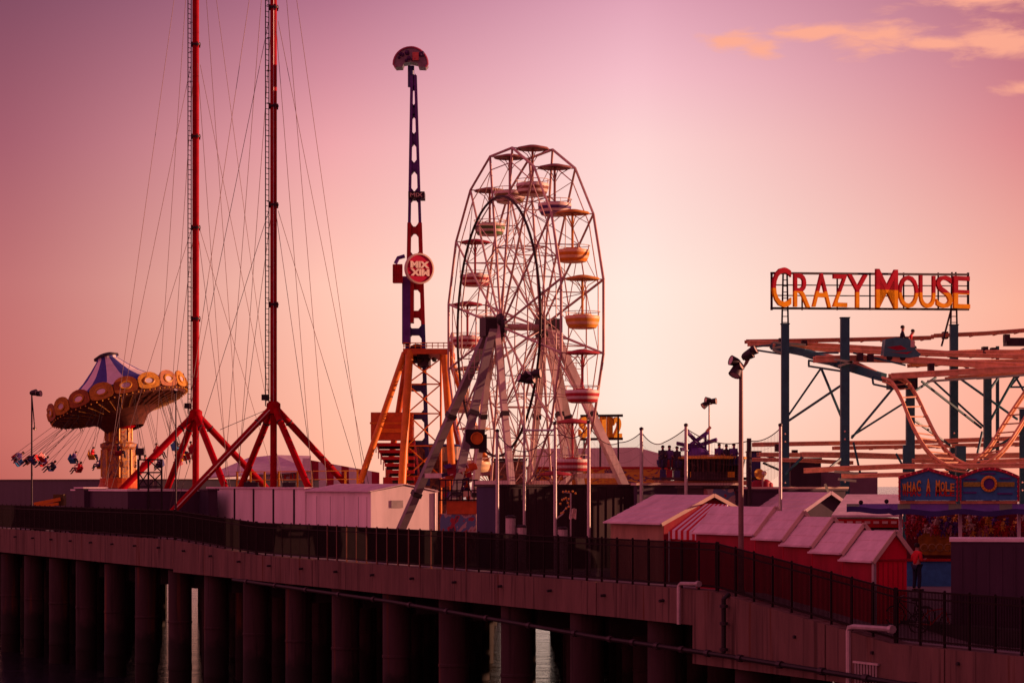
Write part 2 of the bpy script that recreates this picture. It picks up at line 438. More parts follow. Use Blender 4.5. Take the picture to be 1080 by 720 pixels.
def build_fence():
    segs = [(40.0, 61.95, 'black railing on the low near end of the pier in front of the dark container'),
            (62.05, 72.55, 'black railing stepping down the ramp in front of the red stalls'),
            (72.65, 117.9, 'black railing on the level middle of the pier below the big wheel'),
            (118.1, 130.9, 'black railing on the sloping stretch below the two red masts'),
            (131.1, 246, 'black railing on the far raised stretch below the swing ride')]
    H = 1.66
    for a, c, lab in segs:
        f = thing('pier_fence', lab, 'fence', W((a + c) / 2, .12, dz((a + c) / 2)), 'railings along the pier edge')
        n = .12
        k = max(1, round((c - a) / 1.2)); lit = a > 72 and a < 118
        for i in range(k + 1):
            t = a + (c - a) * i / k
            b = MB(); b.pbox(t - .03, t + .03, n - .034, n + .034, dz(t) + .1, dz(t) + .12 + H + .03)
            b.lathe([(.042, 0), (.045, .02), (.015, .05)], W(t, n, dz(t) + .12 + H + .03), n=6)
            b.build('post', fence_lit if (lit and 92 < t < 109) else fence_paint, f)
        for nm, z in (('top_rail', H), ('middle_rail', H - .22), ('bottom_rail', .16)):
            b = MB(); b.bar(W(a, n, dz(a) + .12 + z), W(c, n, dz(c) + .12 + z), .055, .05); b.build(nm, fence_paint, f)
        b = MB(); q = int((c - a) / .072)
        for i in range(q):
            t = a + (i + .5) * (c - a) / q; z = dz(t) + .12
            b.box(W(t - .008, n - .013, z + .1), ND * .026, UD * .016, V((0, 0, H - .1)))
        b.build('picket_infill', fence_paint, f)

# ============================================================ BUILDINGS
def shed(name, lab, cat, t0, t1, n0, n1, eave, peak, wall_m, gable_m, roof_m, over=.22, group=None, base=None, ridge=.5, door=None, trim=None):
    """gabled shed aligned with the pier, ridge along t; t0 is the end towards the viewer"""
    z0 = base if base is not None else dz((t0 + t1) / 2)
    r = thing(name, lab, cat, W((t0 + t1) / 2, (n0 + n1) / 2, z0), group)
    nm = n0 + (n1 - n0) * ridge; er = peak - (peak - eave) / (nm - n0) * (n1 - nm)
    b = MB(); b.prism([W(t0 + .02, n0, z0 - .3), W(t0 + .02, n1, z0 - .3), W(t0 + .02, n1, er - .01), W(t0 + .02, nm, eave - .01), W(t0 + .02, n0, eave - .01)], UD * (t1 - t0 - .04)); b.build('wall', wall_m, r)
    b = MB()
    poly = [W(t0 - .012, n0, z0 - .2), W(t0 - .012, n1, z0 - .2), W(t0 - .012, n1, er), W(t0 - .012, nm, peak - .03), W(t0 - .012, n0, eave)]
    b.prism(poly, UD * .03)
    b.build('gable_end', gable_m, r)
    b = MB(); poly = [W(t1 - .03, n0, eave), W(t1 - .03, n1, er), W(t1 - .03, nm, peak - .03)]
    b.prism(poly, UD * .03); b.build('back_gable', wall_m, r)
    k = (peak - eave) / (nm - n0); e = over; th = .07
    for s in (0, 1):
        b = MB()
        na = n0 - e if s == 0 else n1 + e
        za = (eave if s == 0 else er) - e * k + .03
        q = [W(t0 - e, na, za), W(t1 + e * .3, na, za), W(t1 + e * .3, nm, peak + .03), W(t0 - e, nm, peak + .03)]
        nc = max(3, int(abs(nm - na) / .28))
        for c_ in range(nc):
            f0, f1 = c_ / nc, (c_ + 1.12) / nc
            a0_, a1_, b0_, b1_ = q[0].lerp(q[3], f0), q[1].lerp(q[2], f0), q[1].lerp(q[2], min(1, f1)), q[0].lerp(q[3], min(1, f1))
            up = V((0, 0, .022)); b.hexa([a0_, a1_, b0_, b1_, a0_ + up + V((0, 0, th * .6)), a1_ + up + V((0, 0, th * .6)), b0_ + V((0, 0, th * .6 - .004)), b1_ + V((0, 0, th * .6 - .004))])
        b.build('roof', roof_m, r)
        if s == 0:
            b = MB(); b.bar(W(t0 - e + .02, na - .04, za + .02), W(t1 + e * .2, na - .04, za + .02), .07, .06); b.build('gutter', roof_m, r)
    if trim:
        b = MB()
        for na, ev in ((n0 - e, eave), (n1 + e, er)):
            b.bar(W(t0 - e - .03, na, ev - e * k + .03), W(t0 - e - .03, nm, peak + .06), .04, .14)
        b.build('barge_board', trim, r)
    if door:
        b = MB(); b.pbox(t0 - .05, t0 - .014, nm - door[0] / 2, nm + door[0] / 2, z0, z0 + door[1]); d = b.build('door', door[2], r)
        b = MB(); b.bar(W(t0 - .09, nm + door[0] * .4, z0 + 1), W(t0 - .09, nm + door[0] * .4, z0 + 1.2), .04); b.build('handle', dark_steel, d)
    return r

def crate_building(name, lab, cat, t0, t1, n0, n1, top, wall_m, end_m=None, roof_m=None, seams=0, base=None, cap=None, group=None):
    z0 = base if base is not None else dz((t0 + t1) / 2)
    r = thing(name, lab, cat, W((t0 + t1) / 2, (n0 + n1) / 2, z0), group)
    b = MB(); b.pbox(t0 + .02, t1, n0, n1, z0 - .3, top - .03); b.build('wall', wall_m, r)
    if end_m:
        b = MB(); b.pbox(t0 - .015, t0 + .018, n0 + .02, n1 - .02, z0 - .2, top - .05); b.build('end_wall', end_m, r)
    b = MB(); b.pbox(t0 - .08, t1 + .08, n0 - .08, n1 + .08, top - .028, top + .07); b.build('roof', roof_m or wall_m, r)
    if cap:
        b = MB(); b.pbox(t0 - .1, t0 - .03, n0 - .1, n1 + .1, top + .072, top + .16); b.build('cornice', cap, r)
    for i in range(seams):
        t = t0 + (t1 - t0) * (i + .5) / seams
        b = MB(); b.pbox(t - .09, t + .09, n0 - .05, n0 - .004, z0, top - .02); b.build('seam', black_paint, r)
    return r

def build_sheds():
    # red stalls: near corner seen at px 922
    t0, n0 = tn(V((11.98, 80, 0)))
    w = 1.32; L = 1.82
    names = ['nearest and lowest red stall of the stepped row, with the lit gable end',
             'second red stall from the near end of the stepped row', 'third red stall from the near end of the stepped row, in its middle',
             'fourth red stall from the near end, beside the long one', 'long red stall at the far upper end of the stepped row']
    eaves = [9.44, 9.66, 9.86, 10.04, 10.18]
    for i in range(5):
        a = t0 + i * L; c = a + (L if i < 4 else 4.1)
        r = shed('market_stall', names[i], 'stall', a + .01, c - .01, n0, n0 + w, eaves[i], eaves[i] + .86, stall_red, mat('lit red boards', (.62, .006, .045), .5, 0, .25, 1.5, .2, True), grey_roof,  # gable red brightened in the colour for light on that end
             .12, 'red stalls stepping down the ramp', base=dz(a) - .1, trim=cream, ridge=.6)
        if i == 0:
            nm = n0 + w / 2
            b = MB(); b.pbox(a - .05, a - .01, n0 + .02, n0 + w - .02, eaves[0] - .06, eaves[0]); b.build('cross_board', stall_red, r)
            b = MB()
            for k in range(6): b.bar(W(a - .02, n0 + .15 + k * .2, dz(a)), W(a - .02, n0 + .15 + k * .2, eaves[0] - .1), .012)
            b.build('board_joint', mat('dark joint', (.12, .004, .012), .6), r)
            b = MB(); b.pbox(a - .06, a + .05, n0 - .06, n0 + .05, dz(a) - .05, eaves[0] - .1); b.build('corner_post', galv, r)
    # tan shed
    t, n = tn(P(700, 551, 95))
    shed('tan_shed', 'tan boarded shed with a low grey roof and red gable wall beside the striped awning', 'shed', t, t + 4.3, n, n + 4.3, 10.42, 11.42, tan_wood, stall_red, grey_roof, .25, trim=cream)
    b = MB()
    # striped awning
    aw = thing('striped_awning', 'red and white striped canvas awning between the tan shed and the red stalls', 'awning', W(t - 1.5, n + 2, 8.05))
    c = MB(); st = 12; Y = 93.5
    a0, a1 = P(706, 560, 92.5), P(742, 562, 91.5); b0, b1 = P(743, 532, 95.5), P(768, 533, 94.5)
    for i in range(st):
        f0, f1 = i / st, (i + 1) / st
        c.m(i % 2); p, q, s_, u = a0.lerp(a1, f0), a0.lerp(a1, f1), b0.lerp(b1, f1), b0.lerp(b1, f0)
        c.prism([p, q, s_, u], V((0, 0, .05))); c.prism([p, q, q - V((0, 0, .28)), p - V((0, 0, .28))], V((0, .02, 0)))
    c.build('canvas', [mat('awning red', (.5, .012, .02), .7), tent_white], aw)
    c = MB(); c.add([a1, b1, b1 + V((.6, .2, -.75)), a1 + V((.3, .1, -.45))], [(0, 1, 2, 3)]); c.build('side_flap', mat('awning red', (.5, .012, .02)), aw)
    c = MB()
    for p in (a0, a1): c.tube(V((p.x, p.y, 8)), p, .04, 6)
    c.build('pole', galv, aw)
    # grey sheds behind
    t, n = tn(P(846, 543, 101))
    shed('grey_shed', 'grey roofed shed with a dark gable behind the stepped red stalls', 'shed', t, t + 3.6, n, n + 2.6, 10.75, 11.5, purple_wall, purple_wall, grey_roof, .2, trim=grey_roof)
    t, n = tn(P(874, 546, 99))
    kb = thing('snack_kiosk', 'kiosk with grey sloping roof, red fascia and pale shutter left of the game booth', 'kiosk', P(915, 600, 97))
    p0, p1 = P(877, 545, 95), P(952, 545, 95); q0, q1 = P(893, 523, 99), P(956, 523, 99)
    b = MB(); b.prism([p0, p1, q1, q0], V((0, 0, .08))); b.build('roof', grey_roof, kb)
    b = MB(); o = P(882, 553, 95.05); b.box(V((o.x, o.y, 8)), V((2.55, 0, 0)), V((0, 3.8, 0)), V((0, 0, P(0, 546, 95).z - 8.02))); b.build('wall', dark_wall, kb)
    b = MB(); o = P(880, 556, 94.9); b.box(o, V((2.7, 0, 0)), V((0, .12, 0)), V((0, 0, .33))); b.build('fascia', ride_red, kb)
    b = MB()
    for k in range(7): b.box(P(884 + k * 9.3, 552, 94.86), V((.22, 0, 0)), V((0, .02, 0)), V((0, 0, .1)))
    b.build('fascia_mark', cream, kb)
    b = MB(); o = P(922, 600, 94.95); b.box(o, V((.95, 0, 0)), V((0, .05, 0)), V((0, 0, 1.55))); b.build('shutter', white_panel, kb)
    # white shed and container wall
    t, n = tn(P(391, 545, 131)); 
    r = shed('white_shed', 'large white shed with a shallow roof and sunlit end wall below the orange ride', 'shed', t, t + 9.3, n, n + 4.0, 11.45, 11.83, white_panel, white_panel, grey_roof, .1)
    b = MB(); b.pbox(t + .5, t + 8.8, n - .035, n - .006, 8.6, 11.2); b.build('side_panel', white_panel, r)
    for k in range(4):
        b = MB(); b.pbox(t + 1.6 + k * 2.0, t + 1.63 + k * 2.0, n - .045, n - .036, 8.6, 11.2); b.build('panel_joint', purple_wall, r)
    b = MB(); b.pbox(t - .06, t - .02, n + 1.2, n + 1.9, 10.6, 11.0); b.build('vent', galv, r)
    b = MB(); b.tube(W(t - .06, n + 3.8, 8.1), W(t - .06, n + 3.8, 11.4), .05, 6); b.build('drain_pipe', galv, r)
    t2, n2 = t + 9.5, n
    crate_building('container_row', 'row of pale grey storage containers with dark gaps, below the near red mast', 'container', t2, t2 + 16.6, n2, n2 + 1.1, 11.62, white_panel, white_panel, grey_roof, 5)
    # dark containers of the middle
    t, n = tn(P(527, 545, 108))
    r = crate_building('dark_container', 'dark brown container wall with a navy end, at the foot of the big wheel', 'container', t, t + 2.35, n, n + 10.6, 11.82, navy_wall, dark_wall, dark_wall)
    b = MB()
    for k in range(26): b.pbox(t - .05, t - .018, n + .25 + k * .4, n + .33 + k * .4, 8.1, 11.7)
    b.build('rib', dark_wall, r)
    # pieces on the dark wall
    b = MB(); b.pbox(t - .3, t - .06, n + 7.2, n + 7.35, 8.1, 11.2); b.pbox(t - .3, t - .06, n + 7.2, n + 10, 9.4, 9.5); b.pbox(t - .3, t - .06, n + 9.8, n + 9.95, 9.4, 11.2)
    b.build('dark_frame', black_paint, r)
    # mural wall and the long purple wall further right
    t, n = tn(P(742, 535, 104))
    r = crate_building('mural_booth', 'booth wall painted with a blurred colourful mural behind the tall lamp post', 'booth', t, t + 2.2, n, n + 2.0, 11.75, dark_wall, mural, dark_wall)
    t, n = tn(P(786, 535, 104))
    r = crate_building('low_purple_building', 'low dark purple building with a pale roof edge behind the grey shed', 'building', t, t + 3, n, n + 5.2, 11.63, purple_wall, purple_wall, purple_wall, cap=cream)
    # long wall right of the wheel, with a pale ledge
    t, n = tn(P(672, 530, 108.6))
    r = thing('ledge_wall', 'dark purple wall with a pale top ledge below the purple ride', 'wall', W(t, n, 8))
    b = MB(); b.pbox(t, t + .3, n, n + 5.4, 8, 11.85); b.build('wall', purple_wall, r)
    b = MB(); b.pbox(t - .1, t + .4, n - .1, n + 5.5, 11.852, 11.95); b.build('ledge', cream, r)
    # right dark container, faces the viewer
    p = P(1003, 640, 78); dv = V((p.x, p.y, 0)).normalized(); sv = V((dv.y, -dv.x, 0))
    r = thing('near_container', 'large dark purple container with a pale top edge at the right edge, beside the person', 'container', V((p.x, p.y, 6.9)))
    zt = P(0, 571, 78).z
    b = MB(); b.box(V((p.x, p.y, 6.7)), sv * 6, dv * 2.3, V((0, 0, zt - 6.7))); b.build('wall', purple_wall, r)
    b = MB(); b.box(V((p.x, p.y, zt + .004)) - sv * .05 - dv * .05, sv * 6.1, dv * 2.4, V((0, 0, .1))); b.build('top_edge', white_panel, r)
    b = MB()
    for k in range(14): b.box(V((p.x, p.y, 6.8)) + sv * (.3 + k * .42) - dv * .03, sv * .06, dv * .026, V((0, 0, zt - 6.95)))
    b.build('rib', purple_wall, r)
    b = MB(); b.box(P(1024, 600, 77.9), sv * .08, dv * .03, V((0, 0, .12))); b.box(P(1034, 618, 77.9), sv * .1, dv * .03, V((0, 0, .1))); b.build('sticker', white_panel, r)
    ah = thing('unseen_shade_building', 'unseen long building beyond the right edge, added to shade the near end of the pier', 'building', V((27, 80, 7)))  # unseen building added right of the view to shade the near pier
    b = MB(); b.box(V((22.3, 58, 6.5)), V((9, 0, 0)), V((0, 38, 0)), V((0, 0, 6.1))); b.build('wall', purple_wall, ah)
    b = MB(); b.prism([V((21.9, 57.5, 12.602)), V((31.7, 57.5, 12.602)), V((26.8, 57.5, 14.2))], V((0, 39, 0))); b.build('roof', grey_roof, ah)
    b = MB()
    for k in range(6): b.box(V((22.27, 60 + k * 6, 8.4)), V((.025, 0, 0)), V((0, 3.2, 0)), V((0, 0, 2)))
    b.build('window', mirror, ah)
    # far left buildings
    t, n = tn(P(205, 530, 150))
    crate_building('long_grey_building', 'long low dark grey building with a flat roof at the far left behind the lamp', 'building', t + 30, 248, 13, 26, 12.15, grey_blue, grey_blue, dark_wall, base=8.6)
    p = P(68, 545, 160)
    t, n = tn(p)
    crate_building('flat_roof_building', 'low building with a pale flat roof in front of the swing ride', 'building', t - 12, t, n + .5, n + 6, 11.45, purple_wall, purple_wall, white_panel, base=8.6)
    t, n = tn(P(90, 540, 157)); 
    crate_building('ticket_hut', 'small square dark hut with vents in front of the swing ride roof', 'hut', t - .4, t + 1.6, n - .2, n + 1.3, 11.6, purple_wall, purple_wall, grey_roof, base=8.6)
    crate_building('dark_low_wall', 'dark plain wall behind the slanting legs of the two red masts', 'wall', 142.4, 163, 6.2, 6.8, 11.5, grey_blue, purple_wall, purple_wall, base=8.3)
    # food hall: pale gabled roof with red lettering and striped side
    fh = thing('food_hall', 'pale roofed food hall with red lettering and striped side behind the near mast', 'building', P(320, 530, 190))
    Y = 190; s = Y / F
    b = MB(); b.box(G(265, Y), V((62 * s, 0, 0)), V((0, 9, 0)), V((0, 0, P(0, 498, Y).z - 8.6))); b.build('wall', white_panel, fh)
    b = MB(); b.prism([P(212, 505, Y - .5), P(328, 497, Y - .5), P(328, 482, Y + 5), P(290, 481, Y + 5), P(262, 484, Y + 5)], V((0, 0, .12))); b.build('roof', grey_roof, fh)
    b = MB()
    for k in range(9):
        x0 = 328 + k * 8; yt = 485 + k * 1.45
        b.m(k % 2); b.prism([G(x0, Y), G(x0 + 8, Y), P(x0 + 8, yt + 1.45, Y), P(x0, yt, Y)], V((0, .3, 0)))
    b.build('striped_side', [stall_red, tent_white], fh)
    b = MB(); b.box(G(319, Y - .05), V((9 * s, 0, 0)), V((0, .2, 0)), V((0, 0, P(0, 483, Y).z - 8.6))); b.build('corner_panel', white_panel, fh)
    g = glyph('Grill', P(287, 505, Y - .2), V((28 * s, 0, 0)), V((0, 0, 7 * s)), V((0, .1, 0)), .02); g.build('lettering', ride_red, fh)
    # tent hall and flame trailer behind the wheel
    Y = 150; s = Y / F
    th = thing('tent_hall', 'large pale tent hall with a shallow ridge behind the big wheel', 'tent', P(650, 530, Y))
    b = MB(); b.prism([G(560, Y), G(700, Y), P(700, 479, Y), P(672, 471.5, Y), P(560, 473, Y)], V((0, 12, 0))); b.build('canvas', white_panel, th)
    Y = 128; s = Y / F
    ft = thing('flame_trailer', 'ride trailer with a yellow and red flame painted band behind the wheel legs', 'trailer', P(640, 530, Y))
    b = MB(); b.box(G(556, Y) + V((0, 0, .5)), V((150 * s, 0, 0)), V((0, 2.4, 0)), V((0, 0, P(0, 493.5, Y).z - G(556, Y).z - .5))); b.build('body', flame_band, ft)
    b = MB(); b.box(P(555, 494.5, Y - .05), V((152 * s, 0, 0)), V((0, 2.5, 0)), V((0, 0, .13))); b.build('top_trim', ride_red, ft)
    b = MB()
    for k in (-.6, .6): b.lathe([(.001, -.15), (.45, -.15), (.45, .15), (.001, .15)], G(630, Y) + V((k, .2, .45)), V((0, 1, 0)), 14)
    b.build('wheel', rubber, ft)
    fx = thing('fun_house_trailer', 'dark trailer with painted panels seen through the lower spokes of the wheel', 'trailer', P(540, 530, 126))
    b = MB(); s = 126 / F; b.box(G(519, 126), V((36 * s, 0, 0)), V((0, 2.4, 0)), V((0, 0, P(0, 486, 126).z - G(519, 126).z))); b.build('body', dark_art, fx)
    b = MB(); b.box(P(518, 485.5, 125.9), V((38 * s, 0, 0)), V((0, 2.6, 0)), V((0, 0, .12))); b.build('top_trim', dark_steel, fx)

# ============================================================ GAME BOOTH, PERSON, BICYCLE
def build_booth():
    Y = 91.5; s = Y / F
    r = thing('game_booth', 'carnival game booth with bulb bordered signs and a wavy blue awning at the right edge', 'booth', P(1010, 610, Y))
    z0 = 8.0
    b = MB(); o = P(956, 600, Y + 2.2); b.box(V((o.x, o.y, z0)), V((150 * s, 0, 0)), V((0, .15, 0)), V((0, 0, 3.0))); b.build('back_wall', mat('booth interior red', (.16, .012, .03), .6), r)
    b = MB()
    for px in (950, 1013, 1075): 
        q = P(px, 600, Y + .1); b.box(V((q.x - .06, q.y, z0)), V((.12, 0, 0)), V((0, .12, 0)), V((0, 0, 2.95)))
    b.build('post', white_panel, r)
    b = MB(); o = P(955, 600, Y + .05); b.box(V((o.x, o.y, z0)), V((62 * s, 0, 0)), V((0, .5, 0)), V((0, 0, 1.0))); b.build('counter', sign_blue, r)
    b = MB(); b.box(V((o.x - .05, o.y - .1, z0 + 1.004)), V((64 * s, 0, 0)), V((0, .7, 0)), V((0, 0, .08))); b.build('counter_top', ride_red, r)
    # moles board
    b = MB(); q = P(972, 586, Y + 1.6); poly = []
    pp = [(969, 585), (1003, 585), (1003, 566), (996, 561), (988, 563), (984, 558), (977, 561), (969, 566)]
    b.prism([P(x, y, Y + 1.6) for x, y in pp], V((0, .08, 0))); md = b.build('target_board', mat('board yellow', (.42, .20, .02), .6, 0, .5, 3), r)
    b = MB()
    for k in range(4):
        c = P(974.5 + k * 8.3, 577, Y + 1.55); b.lathe([(.12, 0), (.16, .02), (.12, .04)], c, V((0, -1, 0)), 12)
    b.build('target_ring', mat('ring cream', (.40, .26, .10), .5), md)
    b = MB(); q = P(956, 570, Y + 1.4)
    # prizes hanging in clumps
    rng = random.Random(4)
    for i in range(95):
        x = rng.uniform(955, 1085); y = rng.uniform(545, 563)
        b.m(rng.randrange(6)); c = P(x, y, Y + rng.uniform(.5, 1.9)); q_ = rng.uniform(.06, .12); tl = rng.uniform(-.4, .4)
        b.lathe([(.001, -q_ * 1.3), (q_ * .8, -q_), (q_, -q_ * .2), (q_ * .6, q_ * .7), (.001, q_ * .9)], c, V((tl, 0, 1)), 7); h_ = c + V((tl * q_ * 1.6, -.02, q_ * 1.5)); b.ball(h_, q_ * .75, 7)
        for e_ in (-1, 1):
            b.ball(h_ + V((e_ * q_ * .6, 0, q_ * .6)), q_ * .3, 5); b.tube(c + V((e_ * q_ * .7, -.02, q_ * .2)), c + V((e_ * q_ * 1.5, -.05, -q_ * .4 * e_ * tl)), q_ * .3, 5)
            b.tube(c + V((e_ * q_ * .5, -.02, -q_ * .8)), c + V((e_ * q_ * .8, -.06, -q_ * 1.9)), q_ * .34, 5)
    b.build('hanging_prize', [stall_red, ride_red, cream, purple_paint, gold, mat('prize pink', (.40, .12, .14), .7)], r, True)['kind'] = 'stuff'
    # awning with a wavy valance
    b = MB(); n = 44
    def aw(px, k): return P(px, 531 if k == 0 else (537.5 + 1.3 * math.sin(px * .11) + (0 if px > 940 else -2.5)), Y - (0.0 if k == 0 else .95))
    x0, x1 = 893, 1090
    for i in range(n):
        a, c = x0 + (x1 - x0) * i / n, x0 + (x1 - x0) * (i + 1) / n
        b.m(0 if (i // 3) % 4 else 1); p, q = aw(a, 0), aw(c, 0); u, v = aw(c, 1), aw(a, 1)
        b.add([p, q, u, v, p - V((0, 0, .04)), q - V((0, 0, .04)), u - V((0, 0, .04)), v - V((0, 0, .04))], [(0, 1, 2, 3), (7, 6, 5, 4)])
        b.m(2); b.prism([v, u, u - V((0, 0, .2)), v - V((0, 0, .2))], V((0, .03, 0)))
    b.build('awning', [mat('awning violet', (.13, .08, .30), .6), mat('awning green', (.16, .22, .12), .6), mat('awning navy', (.04, .035, .16), .6)], r)
    # sign panels
    def panel(nm, x0, x1, yb, ye, yp, m_, D):
        b = MB(); xm = (x0 + x1) / 2
        pts = [(x0, yb), (x1, yb), (x1, ye)] + [(x1 + (x0 - x1) * k / 10, ye + (yp - ye) * (math.sin(math.pi * k / 10) if x0 > 1010 else 1 - abs(k / 5 - 1))) for k in range(1, 10)] + [(x0, ye)]
        b.prism([P(x, y, D) for x, y in pts], V((0, .14, 0))); pn = b.build(nm, m_, r)
        w = MB(); path = [P(x, y, D - .04) for x, y in pts]; m = len(path)
        per = []
        for i in range(m):
            a, c = path[i], path[(i + 1) % m]
            if i == 0: continue
            k = max(1, int((c - a).length / .15))
            for j in range(k): w.ball(a.lerp(c, j / k), .05, 6)
        w.build('bulb', bulb_red, pn, True)
        e = MB()
        for i in range(1, m): e.bar(path[i], path[(i + 1) % m], .05, .12)
        e.build('border', mat('border red', (.34, .02, .04), .5), pn)
        return pn
    p1 = panel('sign_panel', 948.5, 1009.5, 527.5, 503.5, 494.5, sign_blue, Y - .1)
    p2 = panel('sign_panel', 1013, 1074, 527.5, 503, 494, sign_blue, Y - .1)
    # lettering WHAC A MOLE with red drop
    txt = 'WHAC A MOLE'; xs = 951.5; st = 5.05
    g1 = MB(); g2 = MB()
    for i, ch in enumerate(txt):
        if ch == ' ': continue
        h = 12.5 - abs(i - 5) * .8 + (1 if i % 2 else 0); yb = 518
        a = glyph(ch, P(xs + i * st + .3, yb, Y - .16), V((4.3 * s, 0, 0)), V((0, 0, h * s)), V((0, .06, 0)), .03)
        k = len(g1.v); g1.v += a.v; g1.f += [tuple(q + k for q in f) for f in a.f]; g1.mi += a.mi
        a = glyph(ch, P(xs + i * st - .2, yb + 5, Y - .125), V((4.9 * s, 0, 0)), V((0, 0, (h - 2) * s)), V((0, .03, 0)), .03)
        k = len(g2.v); g2.v += a.v; g2.f += [tuple(q + k for q in f) for f in a.f]; g2.mi += a.mi
    g1.build('lettering', gold, p1); g2.build('lettering_drop', ride_red, p1)
    b = MB(); c = P(1043, 510, Y - .16); b.lathe([(.22, 0), (.31, .04), (.22, .08)], c, V((0, -1, 0)), 28); b.lathe([(.31, .0), (.22, 0)], c, V((0, -1, 0)), 28); b.build('ring', yellow_paint, p2, True)
    b = MB()
    for k in range(16):
        th = 2 * math.pi * k / 16; b.ball(c + V((math.cos(th) * .27, -.06, math.sin(th) * .27)), .035, 6)
    b.build('ring_bulb', bulb_warm, p2, True)
    b = MB(); b.lathe([(.001, .01), (.21, .01)], c, V((0, -1, 0)), 20); b.build('ring_centre', purple_paint, p2)
    b = MB()
    for a, e in ((1016, 1034), (1052, 1070)):
        b.box(P(a, 513, Y - .15), V(((e - a) * s, 0, 0)), V((0, .04, 0)), V((0, 0, 5 * s)))
    b.build('name_bar', mat('faded yellow green', (.32, .30, .04), .5, 0, .5, 14), p2)
    b = MB()
    for a, e, y in ((1017, 1030, 506), (1054, 1066, 505), (1016, 1030, 520), (1052, 1068, 521), (1034, 1050, 500)):
        b.box(P(a, y, Y - .15), V(((e - a) * s, 0, 0)), V((0, .04, 0)), V((0, 0, 1.6 * s)))
    b.build('dark_flash', purple_paint, p2)
    b = MB()
    for x0_, x1_ in ((950, 1008), (1014, 1073)):
        b.box(P(x0_, 531, Y - .05), V(((x1_ - x0_) * s, 0, 0)), V((0, .3, 0)), V((0, 0, 3.3 * s)))
    b.build('sign_base', rust_rail, r)
    b = MB(); b.ball(P(908, 529.5, Y - .2), .09, 8); b.ball(P(935, 528.5, Y - .2), .09, 8); b.build('roof_light', black_paint, r, True)

    # standing person in red
    Yp = 88.5; base = P(967, 621.5, Yp); base.z = ground(base)
    HV = [(0, 0, .93), (0, .0, 1.15), (0, 0, 1.38), (0, .01, 1.48), (0, .03, 1.56), (0, .03, 1.66),
          (.18, 0, 1.38), (.24, -.02, 1.12), (.13, .22, 1.14), (-.18, 0, 1.38), (-.25, .0, 1.12), (-.10, .24, 1.18),
          (.09, 0, .88), (.11, .03, .48), (.11, 0, .08), (.12, .16, .03), (-.09, 0, .88), (-.12, .02, .48), (-.13, -.02, .08), (-.14, .14, .03)]
    body = skin_mesh('person', HV, SE, [.13, .12, .14, .055, .09, .08, .06, .045, .035, .06, .045, .035, .09, .065, .045, .04, .09, .065, .045, .04], 2)
    body.materials.append(skin_m)
    o = bpy.data.objects.new('person', body); COL.objects.link(o); o.location = base; o.rotation_euler.z = R(-55)
    tag(o, 'person in a red jacket and dark trousers standing before the game booth with a phone', 'person')
    def child(nm, me, m_):
        me.materials.clear(); me.materials.append(m_)
        c = bpy.data.objects.new(nm, me); COL.objects.link(c); c.parent = o; ROOT[c.name] = V(base)
    JV = [HV[i] for i in (0, 1, 2, 3, 6, 7, 8, 9, 10, 11)]
    jm = skin_mesh('jacket', JV, [(0, 1), (1, 2), (2, 3), (2, 4), (4, 5), (5, 6), (2, 7), (7, 8), (8, 9)], [.155, .145, .16, .07, .08, .065, .05, .08, .065, .05], 2); child('jacket', jm, jacket_m)
    TV = [HV[i] for i in (0, 12, 13, 14, 16, 17, 18)]
    tm = skin_mesh('trousers', TV, [(0, 1), (1, 2), (2, 3), (0, 4), (4, 5), (5, 6)], [.14, .105, .08, .065, .105, .08, .065], 2); child('trousers', tm, denim)
    b = MB(); b.lathe([(.001, -.02), (.1, 0), (.108, .07), (.085, .14), (.001, .165)], V((0, .0, 1.6)), n=12); h = b.build('hair', hair_m, None, True); h.parent = o
    for sx in (1, -1):
        b = MB(); b.box(V((sx * .125 - .05, -.08, 0)), V((.1, 0, 0)), V((0, .27, 0)), V((0, 0, .07))); q = b.build('shoe', rubber, None); q.parent = o
    # hands: palm with five fingers each, one holding a phone
    for sx, wr in ((1, V((.13, .22, 1.14))), (-1, V((-.10, .24, 1.18)))):
        b = MB(); tip = wr + V((-sx * .02, .09, .02)); b.bar(wr, tip, .075, .03)
        for k in range(4):
            a = tip + V(((k - 1.5) * .018, 0, 0)); b.path([a, a + V((0, .035, .015)), a + V((0, .045, .045 + .006 * (k % 3)))], .009, 6)
        a = wr + V((sx * -.03, .03, .01)); b.path([a, a + V((-sx * .03, .03, .02)), a + V((-sx * .03, .06, .035))], .01, 6)
        q = b.build('hand', skin_m, None, True); q.parent = o
    b = MB(); b.box(V((-.055, .33, 1.19)), V((.075, 0, 0)), V((0, .012, 0)), V((0, 0, .14)))
    ph = b.build('phone', black_paint, None); 
    ph.location = base; ph.rotation_euler.z = R(-55); tag(ph, 'small dark phone held up by the person in the red jacket', 'phone')

    # bicycles behind the railing
    def bike(px, lab, m_, rev=1):
        Y = 78.5 if px > 975 else 80
        c = P(px, 660, Y); c.z = ground(c)
        r_ = thing('bicycle', lab, 'bicycle', c, None)
        d = (UD * -.7 + ND * .7).normalized() * rev
        for k in (-.5, .5):
            wc = c + d * k + V((0, 0, .34)); e = V((-d.y, d.x, 0)); b = MB()
            ring = [wc + (d * math.cos(2 * math.pi * i / 20) + V((0, 0, 1)) * math.sin(2 * math.pi * i / 20)) * .32 for i in range(20)]
            b.path(ring, .025, 6, closed=True); wo = b.build('wheel', rubber, r_, True)
            b = MB()
            for i in range(0, 20, 2): b.tube(wc, ring[i], .004, 4)
            b.tube(wc - e * .05, wc + e * .05, .03, 8); b.build('spokes', galv, wo)
        q = lambda a, z: c + d * a + V((0, 0, z))
        b = MB()
